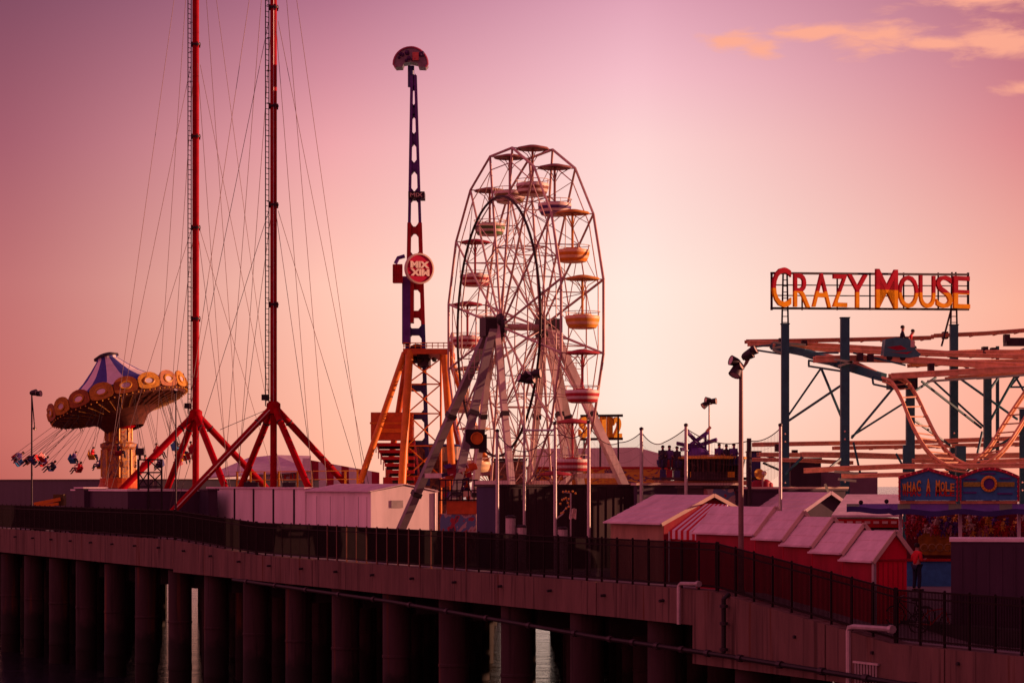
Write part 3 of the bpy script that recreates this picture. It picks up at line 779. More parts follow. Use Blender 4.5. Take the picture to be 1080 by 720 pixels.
        for a, e in ((q(-.5, .34), q(-.1, .3)), (q(-.1, .3), q(-.22, .82)), (q(-.1, .3), q(.34, .78)), (q(-.2, .74), q(.33, .84)), (q(-.5, .34), q(-.2, .72)), (q(.5, .34), q(.31, .95))): b.tube(a, e, .022, 6)
        b.build('frame', m_, r_, True)
        b = MB(); b.box(q(-.36, .83) - V((.06, .06, 0)), d * .26, V((-d.y, d.x, 0)) * .13, V((0, 0, .06))); b.build('saddle', rubber, r_)
        e = V((-d.y, d.x, 0)); b = MB(); b.path([q(.22, 1.0) - e * .28, q(.31, .98) - e * .1, q(.31, .98) + e * .1, q(.22, 1.0) + e * .28], .016, 6); b.build('handlebar', galv, r_, True)
    bike(985, 'red bicycle parked behind the near railing below the standing person', ride_red)
    bike(960, 'dark bicycle parked behind the near railing beside the red stall', dark_steel, -1)

# ============================================================ FERRIS WHEEL
tub_cream = mat('tub cream', (.72, .60, .52), .45, 0, .2, 3)
tub_warm = mat('tub warm yellow', (.84, .56, .30), .45, 0, .2, 3)
dark_leg = mat('darker leg tone', (.20, .165, .17), .5, 0, .3, 1.2)  # darker tone for the left leaning legs
def build_wheel():
    D = 122.6; ang = R(19)
    ax = V((math.cos(ang), math.sin(ang), 0)); pl = V((-math.sin(ang), math.cos(ang), 0)); Z = V((0, 0, 1))
    c = P(549.5, 345, D); Rr = 187 / F * D; half = 1.07; z0 = ground(c)
    r = thing('ferris_wheel', 'tall white steel ferris wheel seen almost edge on in the middle of the pier', 'ferris wheel', V((c.x, c.y, z0)))
    def rp(s, th, rad): return c + ax * (s * half) + (pl * math.cos(th) + Z * math.sin(th)) * rad
    TH = [R(11.25 + 22.5 * k) for k in range(16)]
    for s in (-1, 1):
        b = MB()
        for k in range(16): b.tube(rp(s, TH[k], Rr), rp(s, TH[(k + 1) % 16], Rr), .066, 6)
        b.build('rim', wheel_steel, r, True)
        for k in range(16):
            b = MB(); b.tube(rp(s, TH[k], .35), rp(s, TH[k], Rr), .06, 6)
            b.build('spoke', wheel_steel, r, True)
        b = MB()
        for f in (.74, .46):
            for k in range(16): b.tube(rp(s, TH[k], Rr * f), rp(s, TH[(k + 1) % 16], Rr * f), .035, 6)
        for k in range(0, 16): b.tube(rp(s, TH[k], Rr * .74), rp(s, TH[(k + 1) % 16], Rr * .46), .024, 5)
        for k in range(16):
            b.tube(rp(s, TH[k], Rr * .92), rp(s, TH[(k + 1) % 16], Rr * .92), .03, 5)
            b.tube(rp(s, TH[k], Rr * .74), rp(s, TH[(k + 1) % 16], Rr * .92), .02, 5)
        b.build('inner_ring', wheel_steel, r, True)
        b = MB(); b.lathe([(.001, -.16), (.62, -.16), (.70, 0), (.62, .16), (.001, .16)], c + ax * (s * (half + .02)), ax, 20); b.build('hub', dark_steel, r, True)
    b = MB()
    for f in (.74, .46):
        for k in range(16):
            b.tube(rp(-1, TH[k], Rr * f), rp(1, TH[k], Rr * f), .03, 5)
            b.tube(rp(-1, TH[k], Rr * f), rp(1, TH[(k + 1) % 16], Rr * f), .02, 5)
            if f > .7: b.tube(rp(1, TH[k], Rr * .74), rp(-1, TH[k], Rr * .46), .022, 5)
            else: b.tube(rp(-1, TH[k], Rr * .46), rp(1, TH[k], .5), .022, 5)
    b.build('cross_brace', wheel_steel, r, True)
    b = MB(); b.tube(c - ax * 1.35, c + ax * 1.35, .17, 12); b.build('axle', wheel_steel, r, True)
    # drive ring on the near side
    b = MB(); dr = 136 / F * D; cc = c - ax * (half + .22)
    b.path([cc + (pl * math.cos(2 * math.pi * i / 64) + Z * math.sin(2 * math.pi * i / 64)) * dr for i in range(64)], .066, 8, closed=True); b.build('drive_ring', mat('dark brown steel', (.03, .014, .014), .5), r, True)
    b = MB()
    for k in range(16): b.bar(cc + (pl * math.cos(TH[k]) + Z * math.sin(TH[k])) * dr, rp(-1, TH[k], dr), .05)
    b.build('ring_bracket', dark_steel, r)
    # tower legs: on each side an upright pair and a leaning pair
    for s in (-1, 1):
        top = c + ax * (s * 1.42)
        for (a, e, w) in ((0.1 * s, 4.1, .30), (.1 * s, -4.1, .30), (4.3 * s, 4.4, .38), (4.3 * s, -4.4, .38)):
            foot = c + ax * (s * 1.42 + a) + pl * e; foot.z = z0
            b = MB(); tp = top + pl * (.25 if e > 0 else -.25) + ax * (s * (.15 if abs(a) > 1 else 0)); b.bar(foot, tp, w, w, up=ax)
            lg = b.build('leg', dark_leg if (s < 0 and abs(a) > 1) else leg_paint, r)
            b = MB(); b.box(foot - V((.4, .4, 0)), V((.8, 0, 0)), V((0, .8, 0)), V((0, 0, .12)))
            for f in (.28, .62):
                q = foot.lerp(tp, f); d = (tp - foot).normalized(); b.bar(q - d * .12, q + d * .12, w * 1.25, w * 1.25, up=ax)
            b.build('flange', dark_steel, lg)
        for f, w in ((.33, .22), (.36, .24)):
            a_ = .1 * s if w < .23 else 4.3 * s
            t1 = top.lerp(V((0, 0, 0)) + c + ax * (s * 1.42 + a_) + pl * 4.2 + V((0, 0, z0 - c.z)), 1 - f); t2 = top.lerp(c + ax * (s * 1.42 + a_) - pl * 4.2 + V((0, 0, z0 - c.z)), 1 - f)
            b = MB(); b.bar(t1, t2, w, w); b.build('cross_beam', leg_paint, r)
    for s in (-1, 1):
        b = MB(); q = c + ax * (s * 1.75); b.box(q - ax * .3 - pl * .5 - Z * .5, ax * .6, pl * 1, Z * .95); b.build('bearing_box', dark_steel, r)
        b = MB(); q = c + ax * (s * 2.3) - pl * .7 - Z * 2.7   # mesh service cage
        for i in range(6):
            f = i / 5; b.bar(q + ax * (-.7 + 1.4 * f), q + ax * (-.7 + 1.4 * f) + Z * 1.5, .035); b.bar(q - ax * .7 + Z * 1.5 * f, q + ax * .7 + Z * 1.5 * f, .035)
        b.build('service_cage', wheel_steel, r)
    # flood lamp box on the leaning leg
    fl = thing('flood_box', 'black box lamp fixed low on the left leaning leg of the wheel', 'lamp', P(500, 470, 119))
    b = MB(); b.box(P(491, 473, 119), V((.95, 0, 0)), V((0, .6, 0)), V((0, 0, .95))); b.build('housing', black_paint, fl)
    b = MB(); b.lathe([(.001, 0), (.27, 0), (.31, .09), (.27, .1)], P(503, 462, 118.98), V((0, -1, 0)), 16); b.build('lens', orange_paint, fl, True)
    b = MB(); b.box(P(505, 477, 119.1), V((.4, 0, 0)), V((0, .3, 0)), V((0, 0, .9))); b.build('bracket', dark_steel, fl)
    # gondolas
    names = {0: ('far left gondola level with the hub, maroon tub', 'm'), 1: ('maroon tub gondola on the left, below the green one', 'm'), 2: ('green and cream tub gondola at upper left', 'g'),
             3: ('olive striped tub gondola at top left of the crown', 'o'), 4: ('brown striped tub gondola at the very top right', 'b'), 5: ('dark violet striped tub gondola at upper right', 'v'),
             6: ('orange tub gondola on the right under an amber canopy', 'a'), 7: ('yellow tub gondola on the right, level with the hub', 'y'), 8: ('red and white striped tub gondola on the right below the hub', 'r'),
             9: ('red striped tub gondola at lower right behind the pale poles', 'r'), 10: ('crimson tub gondola low on the right near the bottom', 'm'), 11: ('green tub gondola at the bottom right', 'g'), 12: ('amber tub gondola at the bottom left', 'a'),
             13: ('violet tub gondola low on the left', 'v'), 14: ('cream tub gondola at lower left below the hub', 'c'), 15: ('pale cream and yellow tub gondola on the left below the hub', 'c')}
    colr = {'m': (.36, .03, .04), 'g': (.10, .19, .06), 'o': (.20, .13, .05), 'b': (.24, .09, .06), 'v': (.09, .05, .16), 'a': (.68, .24, .02), 'y': (.74, .36, .04), 'r': (.46, .03, .04), 'c': (.60, .44, .26)}
    can = {'m': (.34, .03, .05), 'g': (.30, .12, .10), 'o': (.28, .10, .08), 'b': (.32, .12, .10), 'v': (.30, .13, .12), 'a': (.62, .26, .04), 'y': (.66, .30, .06), 'r': (.45, .06, .07), 'c': (.52, .34, .2)}
    for k in range(16):
        lab, key = names[k]
        pv = c + (pl * math.cos(TH[k]) + Z * math.sin(TH[k])) * Rr
        g = thing('gondola', lab, 'gondola', pv, 'tub gondolas hanging on the wheel')
        mt = mat('tub ' + key, colr[key], .4, 0, .25, 3); ml = tub_cream if key in 'gmbvor' else tub_warm; mc = mat('canopy ' + key, can[key], .5, 0, .25, 3)
        b = MB(); b.lathe([(.001, .20), (.25, .17), (.78, .05), (.83, -.01), (.80, -.05), (.2, .03), (.001, .04)], pv, n=16); b.build('canopy', mc, g, True)
        b = MB(); b.tube(pv - ax * half, pv + ax * half, .035, 6); b.build('pivot_bar', wheel_steel, g)
        b = MB(); b.tube(pv, pv - Z * 1.75, .06, 8); b.build('pole', mc, g, True)
        b = MB()
        for a in range(4):
            e = (ax if a % 2 else pl) * (1 if a < 2 else -1); b.path([pv + e * .75 + Z * -.02, pv + e * .3 - Z * .3, pv - Z * .75], .022, 5)
        b.build('canopy_strut', mc, g)
        zc = pv - Z * 2.02
        b = MB()
        rows = [(.52, -.34), (.66, -.30), (.74, -.16), (.79, -.03), (.82, .12), (.83, .22), (.80, .27), (.77, .22), (.74, 0), (.60, -.22), (.001, -.24)]
        b.lathe([(.001, -.36)] + rows, zc, n=18, matf=lambda i, j: (0 if i in (2, 4) else 1)); b.build('tub', [mt, ml], g, True)
        b = MB()
        b.path([zc + (ax * math.cos(2 * math.pi * i / 16) + pl * math.sin(2 * math.pi * i / 16)) * .84 + Z * .46 for i in range(16)], .018, 5, closed=True)
        for i in range(0, 16, 2): q = (ax * math.cos(2 * math.pi * i / 16) + pl * math.sin(2 * math.pi * i / 16)) * .82; b.tube(zc + q + Z * .24, zc + q * 1.02 + Z * .46, .014, 4)
        b.build('handrail', cream, g)
        b = MB(); b.lathe([(.70, -.02), (.45, .0), (.45, .34), (.36, .34), (.36, -.05)], zc, n=16); b.lathe([(.001, .32), (.22, .32), (.22, .26), (.001, .26)], zc, n=12); b.build('seat', mt, g, True)
    # yellow sign behind wheel
    Y = 132; s = Y / F
    sg = thing('yellow_sign', 'yellow block letter sign in a dark frame behind the right leg of the wheel', 'sign', P(640, 465, Y))
    b = MB()
    for y in (438.5, 463): b.bar(P(612, y, Y + .2), P(657, y - .5, Y + .2), .14)
    for x in (616, 633, 652): b.bar(P(x, 438, Y + .3), G(x, Y + .3), .09)
    b.build('frame', dark_steel, sg)
    for ch, a, e in (('S', 612, 621), ('I', 635, 639.5), ('I', 642, 646.5), ('2', 647.5, 656.5)):
        g = glyph(ch, P(a, 461.5, Y + (a - 612) * s * .55 - .7), V(((e - a) * s, (e - a) * s * .55, 0)), V((0, 0, 22 * s)), V((-.12, .25, 0)), .035); g.build('letter', yellow_paint, sg)


# ============================================================ RED MASTS
def mast(px, D, ya, flanges, cabs, label, cond):
    s = D / F; base = P(px, 500, D); z0 = ground(base); base.z = z0
    r = thing('tower_mast', label, 'tower', base, 'tall red masts of the slingshot ride')
    Z = V((0, 0, 1)); rad = 3.55 * s; top = base.copy(); top.z = P(px, -190, D).z; apex = base.copy(); apex.z = P(px, ya, D).z
    b = MB(); b.tube(base, top, rad, 20); b.build('mast_tube', red_steel, r, True)
    b = MB(); lx = base + V((-rad - .17, -.12, 0))
    for o in (-.16, .16): b.bar(lx + V((o * .55, o, apex.z - z0)), lx + V((o * .55, o, top.z - z0)), .06)
    z = apex.z
    while z < top.z: b.bar(V((lx.x - .09, lx.y - .16, z)), V((lx.x + .09, lx.y + .16, z)), .035); z += .33
    z = apex.z + .5
    while z < top.z:
        for o in (-.12, .12): b.bar(V((lx.x, lx.y + o, z)), V((base.x - rad * .9, base.y - .05, z)), .03)
        z += 2.0
    b.build('ladder', dark_steel, r)
    for y in flanges:
        q = base.copy(); q.z = P(px, y, D).z
        b = MB(); b.lathe([(rad, -.07), (rad + .11, -.06), (rad + .11, -.01), (rad + .04, 0), (rad + .11, .01), (rad + .11, .06), (rad, .07)], q, n=20)
        for a in range(4): b.box(q + V((math.cos(a * 1.57 + .5) * (rad + .06) - .04, math.sin(a * 1.57 + .5) * (rad + .06) - .04, -.2)), V((.08, 0, 0)), V((0, .08, 0)), Z * .36)
        b.build('flange', dark_steel, r)
    a0 = R(29.5); RL = 140 / 17.0
    b = MB(); b.lathe([(rad, -.5), (rad + .22, -.45), (rad + .22, .15), (rad + .02, .3)], apex, n=16); b.build('leg_collar', red_steel, r, True)
    an = []
    for k in range(4):
        an_ = a0 + k * math.pi / 2; d = V((math.cos(an_), math.sin(an_), 0))
        foot = base + d * RL
        b = MB(); b.tube(foot, apex + d * rad * .6 - Z * .1, rad * 1.0, 14); lg = b.build('leg', red_steel, r, True)
        b = MB(); b.box(foot - V((.6, .6, .02)), V((1.2, 0, 0)), V((0, 1.2, 0)), Z * .25); b.lathe([(rad * .9, 0), (rad * 1.18, .02), (rad * 1.18, .09), (rad * .85, .1)], apex + d * 1.0 - Z * (1.0 * (apex.z - z0) / RL), foot - apex, n=12); b.build('foot_plate', dark_steel, lg)
        an.append(base + d * 7.0)
    for y in cabs:
        for k, q in enumerate(an):
            d = (q - base).normalized(); e = V((-d.y, d.x, 0)); p = base + d * (rad + .1); p.z = P(px, y, D).z
            b = MB(); b.tube(p, V((q.x, q.y, z0)) + e * (.6 if y < 0 else -.35 if y < 150 else 0), .017, 5, caps=False); b.build('guy_wire', rope, r)
    b = MB(); b.box(apex + V((-rad - .5, -.35, .35)), V((.4, 0, 0)), V((0, .5, 0)), Z * .35); b.build('winch_box', black_paint, r)
    z = apex.z + 2.2; b = MB()
    while z < top.z: b.lathe([(rad, -.018), (rad + .012, 0), (rad, .018)], V((base.x, base.y, z)), n=16); z += 2.95
    b.build('weld_seam', red_steel, r)
    if cond:
        b = MB(); b.tube(V((base.x + rad * .1, base.y - rad - .03, apex.z)), V((base.x + rad * .1, base.y - rad - .03, top.z)), .022, 6); b.build('conduit', galv, r)
        b = MB(); f = base + V((math.cos(a0 + math.pi), math.sin(a0 + math.pi), 0)) * RL; o = V((.12, -rad * .9, .1)); b.tube(apex + o, f + o, .035, 6); b.build('leg_conduit', cream, r)
    return base, apex

def build_masts():
    a, ap = mast(206.4, 164, 436, (336, 240, 144, 47, -50), (-130, 68, 243), 'red mast on the left, further away, standing just right of the swing ride', False)
    b_, bp = mast(288.5, 148, 428, (321, 216, 112, 8, -95), (-140, 22, 222), 'red mast on the right, nearer, standing between the swing ride and the orange ride', True)
    s = MB(); s.tube(P(232, 453, 150), P(286, 430, 147.9), .02, 5); solo(s, 'winch_cable', rope, 'thin dark cable slanting up to the winch box of the near red mast', 'cable')

# ============================================================ SWING RIDE
def build_swing():
    D = 176; s = D / F; c = P(124.5, 423, D); Z = V((0, 0, 1))
    A = V((-.285, .10, 1)).normalized(); X = (V((1, 0, 0)) - A * A.x).normalized(); Yv = A.cross(X)
    b0 = P(125, 505, D); z0 = 8.6
    r = thing('swing_carousel', 'flying swing carousel with a tilted blue and white striped top and golden mirrored rim', 'carousel', V((b0.x, b0.y, z0)))
    cb = V((b0.x, b0.y, 0)); yz = lambda y: P(0, y, D).z
    b = MB(); b.lathe([(2.6, z0), (2.6, z0 + .5), (1.35, yz(509)), (1.35, yz(504))], cb, n=28); b.build('base', deep_orange, r)
    b = MB(); b.lathe([(1.28, yz(506)), (1.2, yz(503)), (1.2, yz(474)), (1.34, yz(471)), (1.34, yz(468)), (1.0, yz(466))], cb, n=16); b.build('lower_column', pattern('carved gilt panels', [(.10, .02, .02), (.42, .16, .015), (.24, .12, .08), (.52, .23, .02), (.28, .015, .015)], 1.6), r)
    b = MB(); b.lathe([(1.0, yz(468)), (.92, yz(465)), (.92, yz(449)), (1.05, yz(446))], cb, n=16); b.build('upper_column', MATS['carved gilt panels'], r)
    b = MB(); b.lathe([(.95, yz(452)), (1.35, yz(448)), (1.6, yz(441)), (1.5, yz(437))], cb, n=28); b.build('red_bowl', red_steel, r, True)
    b = MB()
    for k in range(8):
        th = 2 * math.pi * k / 8 + .2; d = V((math.cos(th), math.sin(th), 0))
        for r_, y0, y1 in ((1.22, 503, 474), (.95, 465, 449)): b.tube(cb + d * r_ + Z * yz(y0), cb + d * r_ + Z * yz(y1), .07, 6)
    b.build('gilt_moulding', gold, r)
    NS = 32
    b = MB(); b.lathe([(4.75, .45), (3.9, .72), (3.0, 1.18), (2.2, 1.75), (1.45, 2.45), (.78, 3.15), (.8, 3.3)], c, A, NS, matf=lambda i, j: (j // 2) % 2, xdir=X); b.build('tent_top', [tent_white, tent_blue], r)
    b = MB(); b.lathe([(.8, 3.28), (.92, 3.3), (.92, 3.42), (.5, 3.6), (.001, 3.62)], c, A, 20); b.build('crown', dark_steel, r, True)
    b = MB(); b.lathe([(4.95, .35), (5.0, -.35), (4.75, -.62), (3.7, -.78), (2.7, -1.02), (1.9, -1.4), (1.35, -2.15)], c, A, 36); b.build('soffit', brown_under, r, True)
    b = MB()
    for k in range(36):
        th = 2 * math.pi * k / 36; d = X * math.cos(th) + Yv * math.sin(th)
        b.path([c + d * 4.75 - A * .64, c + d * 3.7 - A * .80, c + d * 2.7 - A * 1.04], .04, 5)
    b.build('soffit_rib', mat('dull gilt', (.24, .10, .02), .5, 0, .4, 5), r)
    n = 18
    for k in range(n):
        th = 2 * math.pi * (k + .3) / n; d = X * math.cos(th) + Yv * math.sin(th); e = -X * math.sin(th) + Yv * math.cos(th)
        q = c + d * 5.0; w = .86; pts = []
        for i in range(9):
            a = math.pi * i / 8; pts.append(q + e * (w * math.cos(a)) + A * (.22 + .55 * math.sin(a)))
        for i in range(7):
            a = math.pi + math.pi * i / 6; pts.append(q + e * (w * math.cos(a)) + A * (-.22 + .22 * math.sin(a)))
        b = MB(); b.prism(pts, d * .1); pn = b.build('rim_panel', mat('panel gilt', (.50, .22, .02), .45, 0, .5, 5) if k % 2 else mat('rim panel rust', (.34, .10, .02), .45, 0, .5, 5), r)
        b = MB(); ov = [q + d * .105 + e * (.40 * math.cos(a)) + A * (.12 + .25 * math.sin(a)) for a in [2 * math.pi * i / 18 for i in range(18)]]; b.prism(ov, d * .03); b.build('mirror', mirror, pn)
        b = MB(); b.path([p + d * .03 for p in ov], .075, 5, closed=True); b.build('mirror_frame', mat('mirror frame gilt', (.62, .30, .03), .45, 0, .4, 6), pn)
    b = MB()
    for k in range(72):
        th = 2 * math.pi * k / 72; d = X * math.cos(th) + Yv * math.sin(th); b.ball(c + d * 5.02 - A * .52, .06, 6)
    b.build('rim_bulb', bulb_warm, r)
    # swings
    rng = random.Random(3); L = 4.5; m = 24
    cols = [ride_red, sign_blue, yellow_paint, stall_red, blue_paint]
    for k in range(m):
        th = 2 * math.pi * (k + .5) / m; d = X * math.cos(th) + Yv * math.sin(th); e = -X * math.sin(th) + Yv * math.cos(th)
        rr = 4.35 if k % 2 else 3.7
        h = c + d * rr - A * (.75 if k % 2 else .95)
        o = V((d.x, d.y, 0)).normalized(); phi = R(35 - 18 * o.x + rng.uniform(-3, 3))
        w = (o * math.sin(phi) - Z * math.cos(phi)); ln = L + rng.uniform(-.3, .2); q = h + w * ln
        tg = V((-o.y, o.x, 0)); ux = -w
        sw = thing('flying_swing', 'swing seat hanging on chains and flung outwards under the tilted carousel', 'swing', q, 'flying swing seats')
        b = MB(); f = ux.cross(o).normalized() if abs(ux.dot(o)) < .99 else tg
        sd = f.cross(ux).normalized()
        b.box(q - sd * .25 - f * .22, sd * .5, f * .44, ux * .06); b.build('seat', cols[k % 5], sw)
        b = MB(); b.box(q - sd * .25 - f * .24, sd * .5, f * .05, ux * .5); b.build('backrest', cols[k % 5], sw)
        b = MB(); b.bar(q - sd * .26 + f * .24 + ux * .25, q + sd * .26 + f * .24 + ux * .25, .04); b.build('lap_bar', galv, sw)
        for a in (-.25, .25):
            b = MB(); b.tube(q + sd * a + ux * .3, h + sd * a * 1.0, .014, 4, caps=False); b.build('chain', dark_steel, sw)
        b = MB(); b.path([h - sd * .25, h - sd * .15 + A * .15, h + sd * .15 + A * .15, h + sd * .25], .03, 5); b.build('hanger', dark_steel, sw)
        if k not in (2, 6, 11, 15, 19):
            rider(q + ux * .14, f, 'person seated in a swing of the tilted carousel, legs hanging', 'swing riders', k, ux, .95)

# ============================================================ ORANGE BOOSTER RIDE
def build_mix():
    D = 150; s = D / F; z0 = ground(P(440, 500, D)); Z = V((0, 0, 1))
    r = thing('booster_ride', 'tall swing arm ride with an orange lattice base, round red sign and purple arm', 'ride', V((P(440, 500, D).x, D, z0)))
    ydrop = {}
    def leg(p, q, w, m_, n='leg'):
        b = MB(); b.tube(p, q, w, 10); return b.build(n, m_, r, True)
    def toground(px, py, Y, qx, qy, Y2):        # extend a leg to the deck
        a, c = P(px, py, Y), P(qx, qy, Y2); f = (a.z - z0) / (a.z - c.z); return a, a.lerp(c, f)
    for a, w, m_ in (((427, 372, 148, 380, 508, 146.5), .20, orange_paint), ((432, 370, 146.5, 424, 510, 144), .24, orange_paint), ((469, 375, 146.5, 477, 500, 144), .22, orange_paint), ((473, 372, 149, 500, 450, 150), .22, orange_paint), ((466, 374, 153, 490, 500, 156), .2, deep_orange), ((430, 372, 153, 410, 500, 156), .2, deep_orange)):
        p, q = toground(*a); lg = leg(p, q, w, m_)
        b = MB(); b.box(q - V((.4, .4, 0)), V((.8, 0, 0)), V((0, .8, 0)), Z * .2); b.build('foot_plate', deep_orange, lg)
    b = MB(); b.box(P(425, 373, 146.3), V((51 * s, 0, 0)), V((0, 7, 0)), Z * .32); b.build('platform', deep_orange, r)
    b = MB()
    for x in range(426, 478, 6): b.bar(P(x, 367, 146.4), P(x, 361.5, 146.4), .05)
    b.bar(P(425, 361.5, 146.4), P(477, 361.5, 146.4), .05); b.bar(P(425, 364.5, 146.4), P(477, 364.5, 146.4), .04); b.build('platform_railing', orange_paint, r)
    b = MB()
    cx = [(429, 147), (465, 147), (429, 151.5), (465, 151.5)]
    for x, Y in cx: b.tube(P(x, 374, Y), V((P(x, 0, Y).x, Y, z0)), .07, 6)
    ys = [378, 405, 436, 470, 502]
    for y0, y1 in zip(ys, ys[1:]):
        for (x, Y), (x2, Y2) in ((cx[0], cx[1]), (cx[2], cx[3]), (cx[0], cx[2]), (cx[1], cx[3])):
            b.tube(P(x, y0, Y), P(x2, y1, Y2), .045, 5); b.tube(P(x2, y0, Y2), P(x, y1, Y), .045, 5); b.tube(P(x, y1, Y), P(x2, y1, Y2), .045, 5)
    b.build('lattice', orange_paint, r)
    b = MB(); b.box(P(440, 385, 147), V((.7, 0, 0)), V((0, 4, 0)), Z * .7); b.lathe([(.001, -.3), (.55, -.3), (.55, .3), (.001, .3)], P(440, 372, 149), V((0, 1, 0)), 16); b.build('drive_motor', dark_steel, r)
    b = MB()
    for x in range(437, 462, 7): b.ball(P(x, 379, 146.9), .16, 8)
    b.build('flood_lamp', black_paint, r, True)
    b = MB(); b.lathe([(.10, 0), (.14, .2), (.2, .5), (.12, .8), (.16, 1.0), (.06, 1.25)], P(477, 372, 146.6), n=10); b.build('finial', cream, r, True)
    # arm: a tapering ladder girder with window openings
    am = MB()
    def xl(y): return 434.3 - (y - 80) * .0165
    def xr(y): return 438.2 + (y - 80) * .0305
    Ya = 149
    rows = [(80, 235, purple_paint), (235, 342, ride_red), (342, 512, blue_paint)]
    for y0, y1, m_ in rows:
        b = MB()
        for side in (xl, xr):
            w = 3.0 * s if y0 < 200 else 4.2 * s
            for yy in (-.35, .35):
                b.bar(P(side(y0), y0, Ya + yy), P(side(y1), y1, Ya + yy), w, .22, up=V((0, 1, 0)))
            b.bar(P(side(y0), y0, Ya), P(side(y1), y1, Ya), w * .7, .6, up=V((0, 1, 0)))
        y = y0 + 8
        while y < y1 - 2:
            h = .42; p, q = P(xl(y), y, Ya), P(xr(y), y, Ya)
            b.bar(p, q, .6, h)
            for e in (-1, 1):
                b.prism([p + V((.0, -.3, e * .2)), p + V((.28, -.3, e * .2)), p + V((.0, -.3, e * .55))], V((0, .6, 0))); b.prism([q + V((.0, -.3, e * .2)), q + V((-.28, -.3, e * .2)), q + V((0, -.3, e * .55))], V((0, .6, 0)))
            y += 29.5
        b.build('arm', m_, r)
    b = MB(); b.box(P(424, 362, 148.3), V((8.5 * s, 0, 0)), V((0, 1.2, 0)), Z * (70 * s)); b.build('arm_casing', purple_paint, r)
    b = MB(); b.box(P(432.6, 340, 148.35), V((3.5 * s, 0, 0)), V((0, 1, 0)), Z * (48 * s)); b.build('red_strip', ride_red, r)
    b = MB(); b.box(P(430.5, 209, 148.2), V((17 * s, 0, 0)), V((0, 1.5, 0)), Z * (7 * s)); nb = b.build('name_box', dark_steel, r)
    g = glyph('MIX', P(432.5, 207.5, 148.15), V((13 * s, 0, 0)), Z * (4 * s), V((0, .04, 0)), .02); g.build('lettering', cream, nb)
    # round sign
    b = MB(); cc = P(441.2, 283.5, 147.6); sn = V((.42, -.907, 0)); su = V((.907, .42, 0)); b.lathe([(.001, 0), (.86, 0), (.86, .22), (.001, .22)], cc, sn, 40); ds = b.build('round_sign', mat('sign maroon', (.50, .006, .055), .45, 0, .15, 2), r)
    b = MB(); b.lathe([(.84, .0), (.94, .02), (.94, .26), (.84, .28)], cc, sn, 40); b.build('sign_rim', cream, ds, True)
    sl = mat('sign lettering white', (.88, .76, .62), .5)
    g = glyph('MIX', cc + su * -.62 + sn * .27 + Z * .025, su * 1.24, Z * .42, sn * -.05, .055); g.build('lettering', sl, ds)
    g = glyph('MIX', cc + su * .62 + sn * .27 - Z * .025, su * -1.24, Z * -.42, sn * -.05, .055); g.build('lettering', sl, ds)
    # small cage on the arm's left
    b = MB(); q = P(414.5, 298, 148)
    for i in range(5): b.bar(q + V((i * .14, 0, 0)), q + V((i * .14, 0, 1.1)), .05)
    for z in (0, .55, 1.1): b.bar(q + V((0, 0, z)), q + V((.56, 0, z)), .06)
    b.box(q + V((0, .1, 0)), V((.56, 0, 0)), V((0, .5, 0)), Z * 1.1); b.build('service_cage', ride_red, r)
    b = MB(); b.path([P(417, 278, 148), P(420, 272, 148), P(427, 270, 148)], .12, 8); b.build('cage_arm', purple_paint, r)
    # gondola at the top of the arm, and the one at its foot
    def pod(p, up, lab):
        g = thing('arm_gondola', lab, 'gondola', p)
        u = V((0, 0, up))
        b = MB(); b.tube(p, p + u * 1.3, .2, 10); b.build('stem', blue_paint, g, True)
        q = p + u * 1.3
        for k in range(2):
            sx = -1 if k == 0 else 1
            b = MB(); pts = []
            for i in range(9):
                a = math.pi * (.5 + .5 * i / 8); pts.append((math.cos(a) * 1.06, math.sin(a) * 1.05))
            v0 = [q + V((-x_ * sx * -1 if sx < 0 else -x_, -.75, 0)) + u * y_ for x_, y_ in pts]
            poly = [(0, 1.05)] + pts[1:] + [(-.92, -.18), (-.5, -.16), (-.42, .08), (0, .16)]
            b.prism([q + V((x_ * -sx, -.62, 0)) + u * y_ for x_, y_ in poly], V((0, 1.24, 0))); b.build('seat_shell', mat('pod shell', (.22, .17, .21), .3, .1, .4, 4), g)
            b = MB(); b.path([q + V((x_ * -sx, -.66, 0)) + u * y_ for x_, y_ in poly[:10]], .06, 5); b.build('shell_rim', mat('pod rim pink', (.42, .08, .16), .4), g)
        b = MB(); b.box(q + V((.12, -.78, .22 * up)), V((.38, 0, 0)), V((0, .12, 0)), u * .5); b.build('seat_cushion', mat('cushion coral', (.62, .14, .12), .5), g)
        b = MB(); rng = random.Random(2)
        for i in range(16): b.ball(q + V((rng.uniform(-.75, .75), -.68, 0)) + u * rng.uniform(.15, .72), rng.uniform(.07, .15), 6)
        b.build('harness', mat('harness violet', (.07, .02, .10), .5, 0, .4, 5), g)
    pod(P(433.5, 92, 149), 1, 'dome shaped gondola with harness seats at the very top of the tall arm')
    # boarding stand
    st = thing('boarding_stand', 'orange and red boarding stand with stepped rails at the left foot of the orange ride', 'stand', V((P(416, 500, 149).x, 149, z0)))
    b = MB(); b.box(P(391, 464, 148), V((44 * s, 0, 0)), V((0, 1.8, 0)), Z * (29 * s)); pn = b.build('upper_panel', deep_orange, st)
    b = MB(); b.box(P(390, 447, 147.95), V((46 * s, 0, 0)), V((0, .1, 0)), Z * .12); b.box(P(398, 456, 147.9), V((30 * s, 0, 0)), V((0, .1, 0)), Z * .25); b.build('panel_trim', orange_paint, pn)
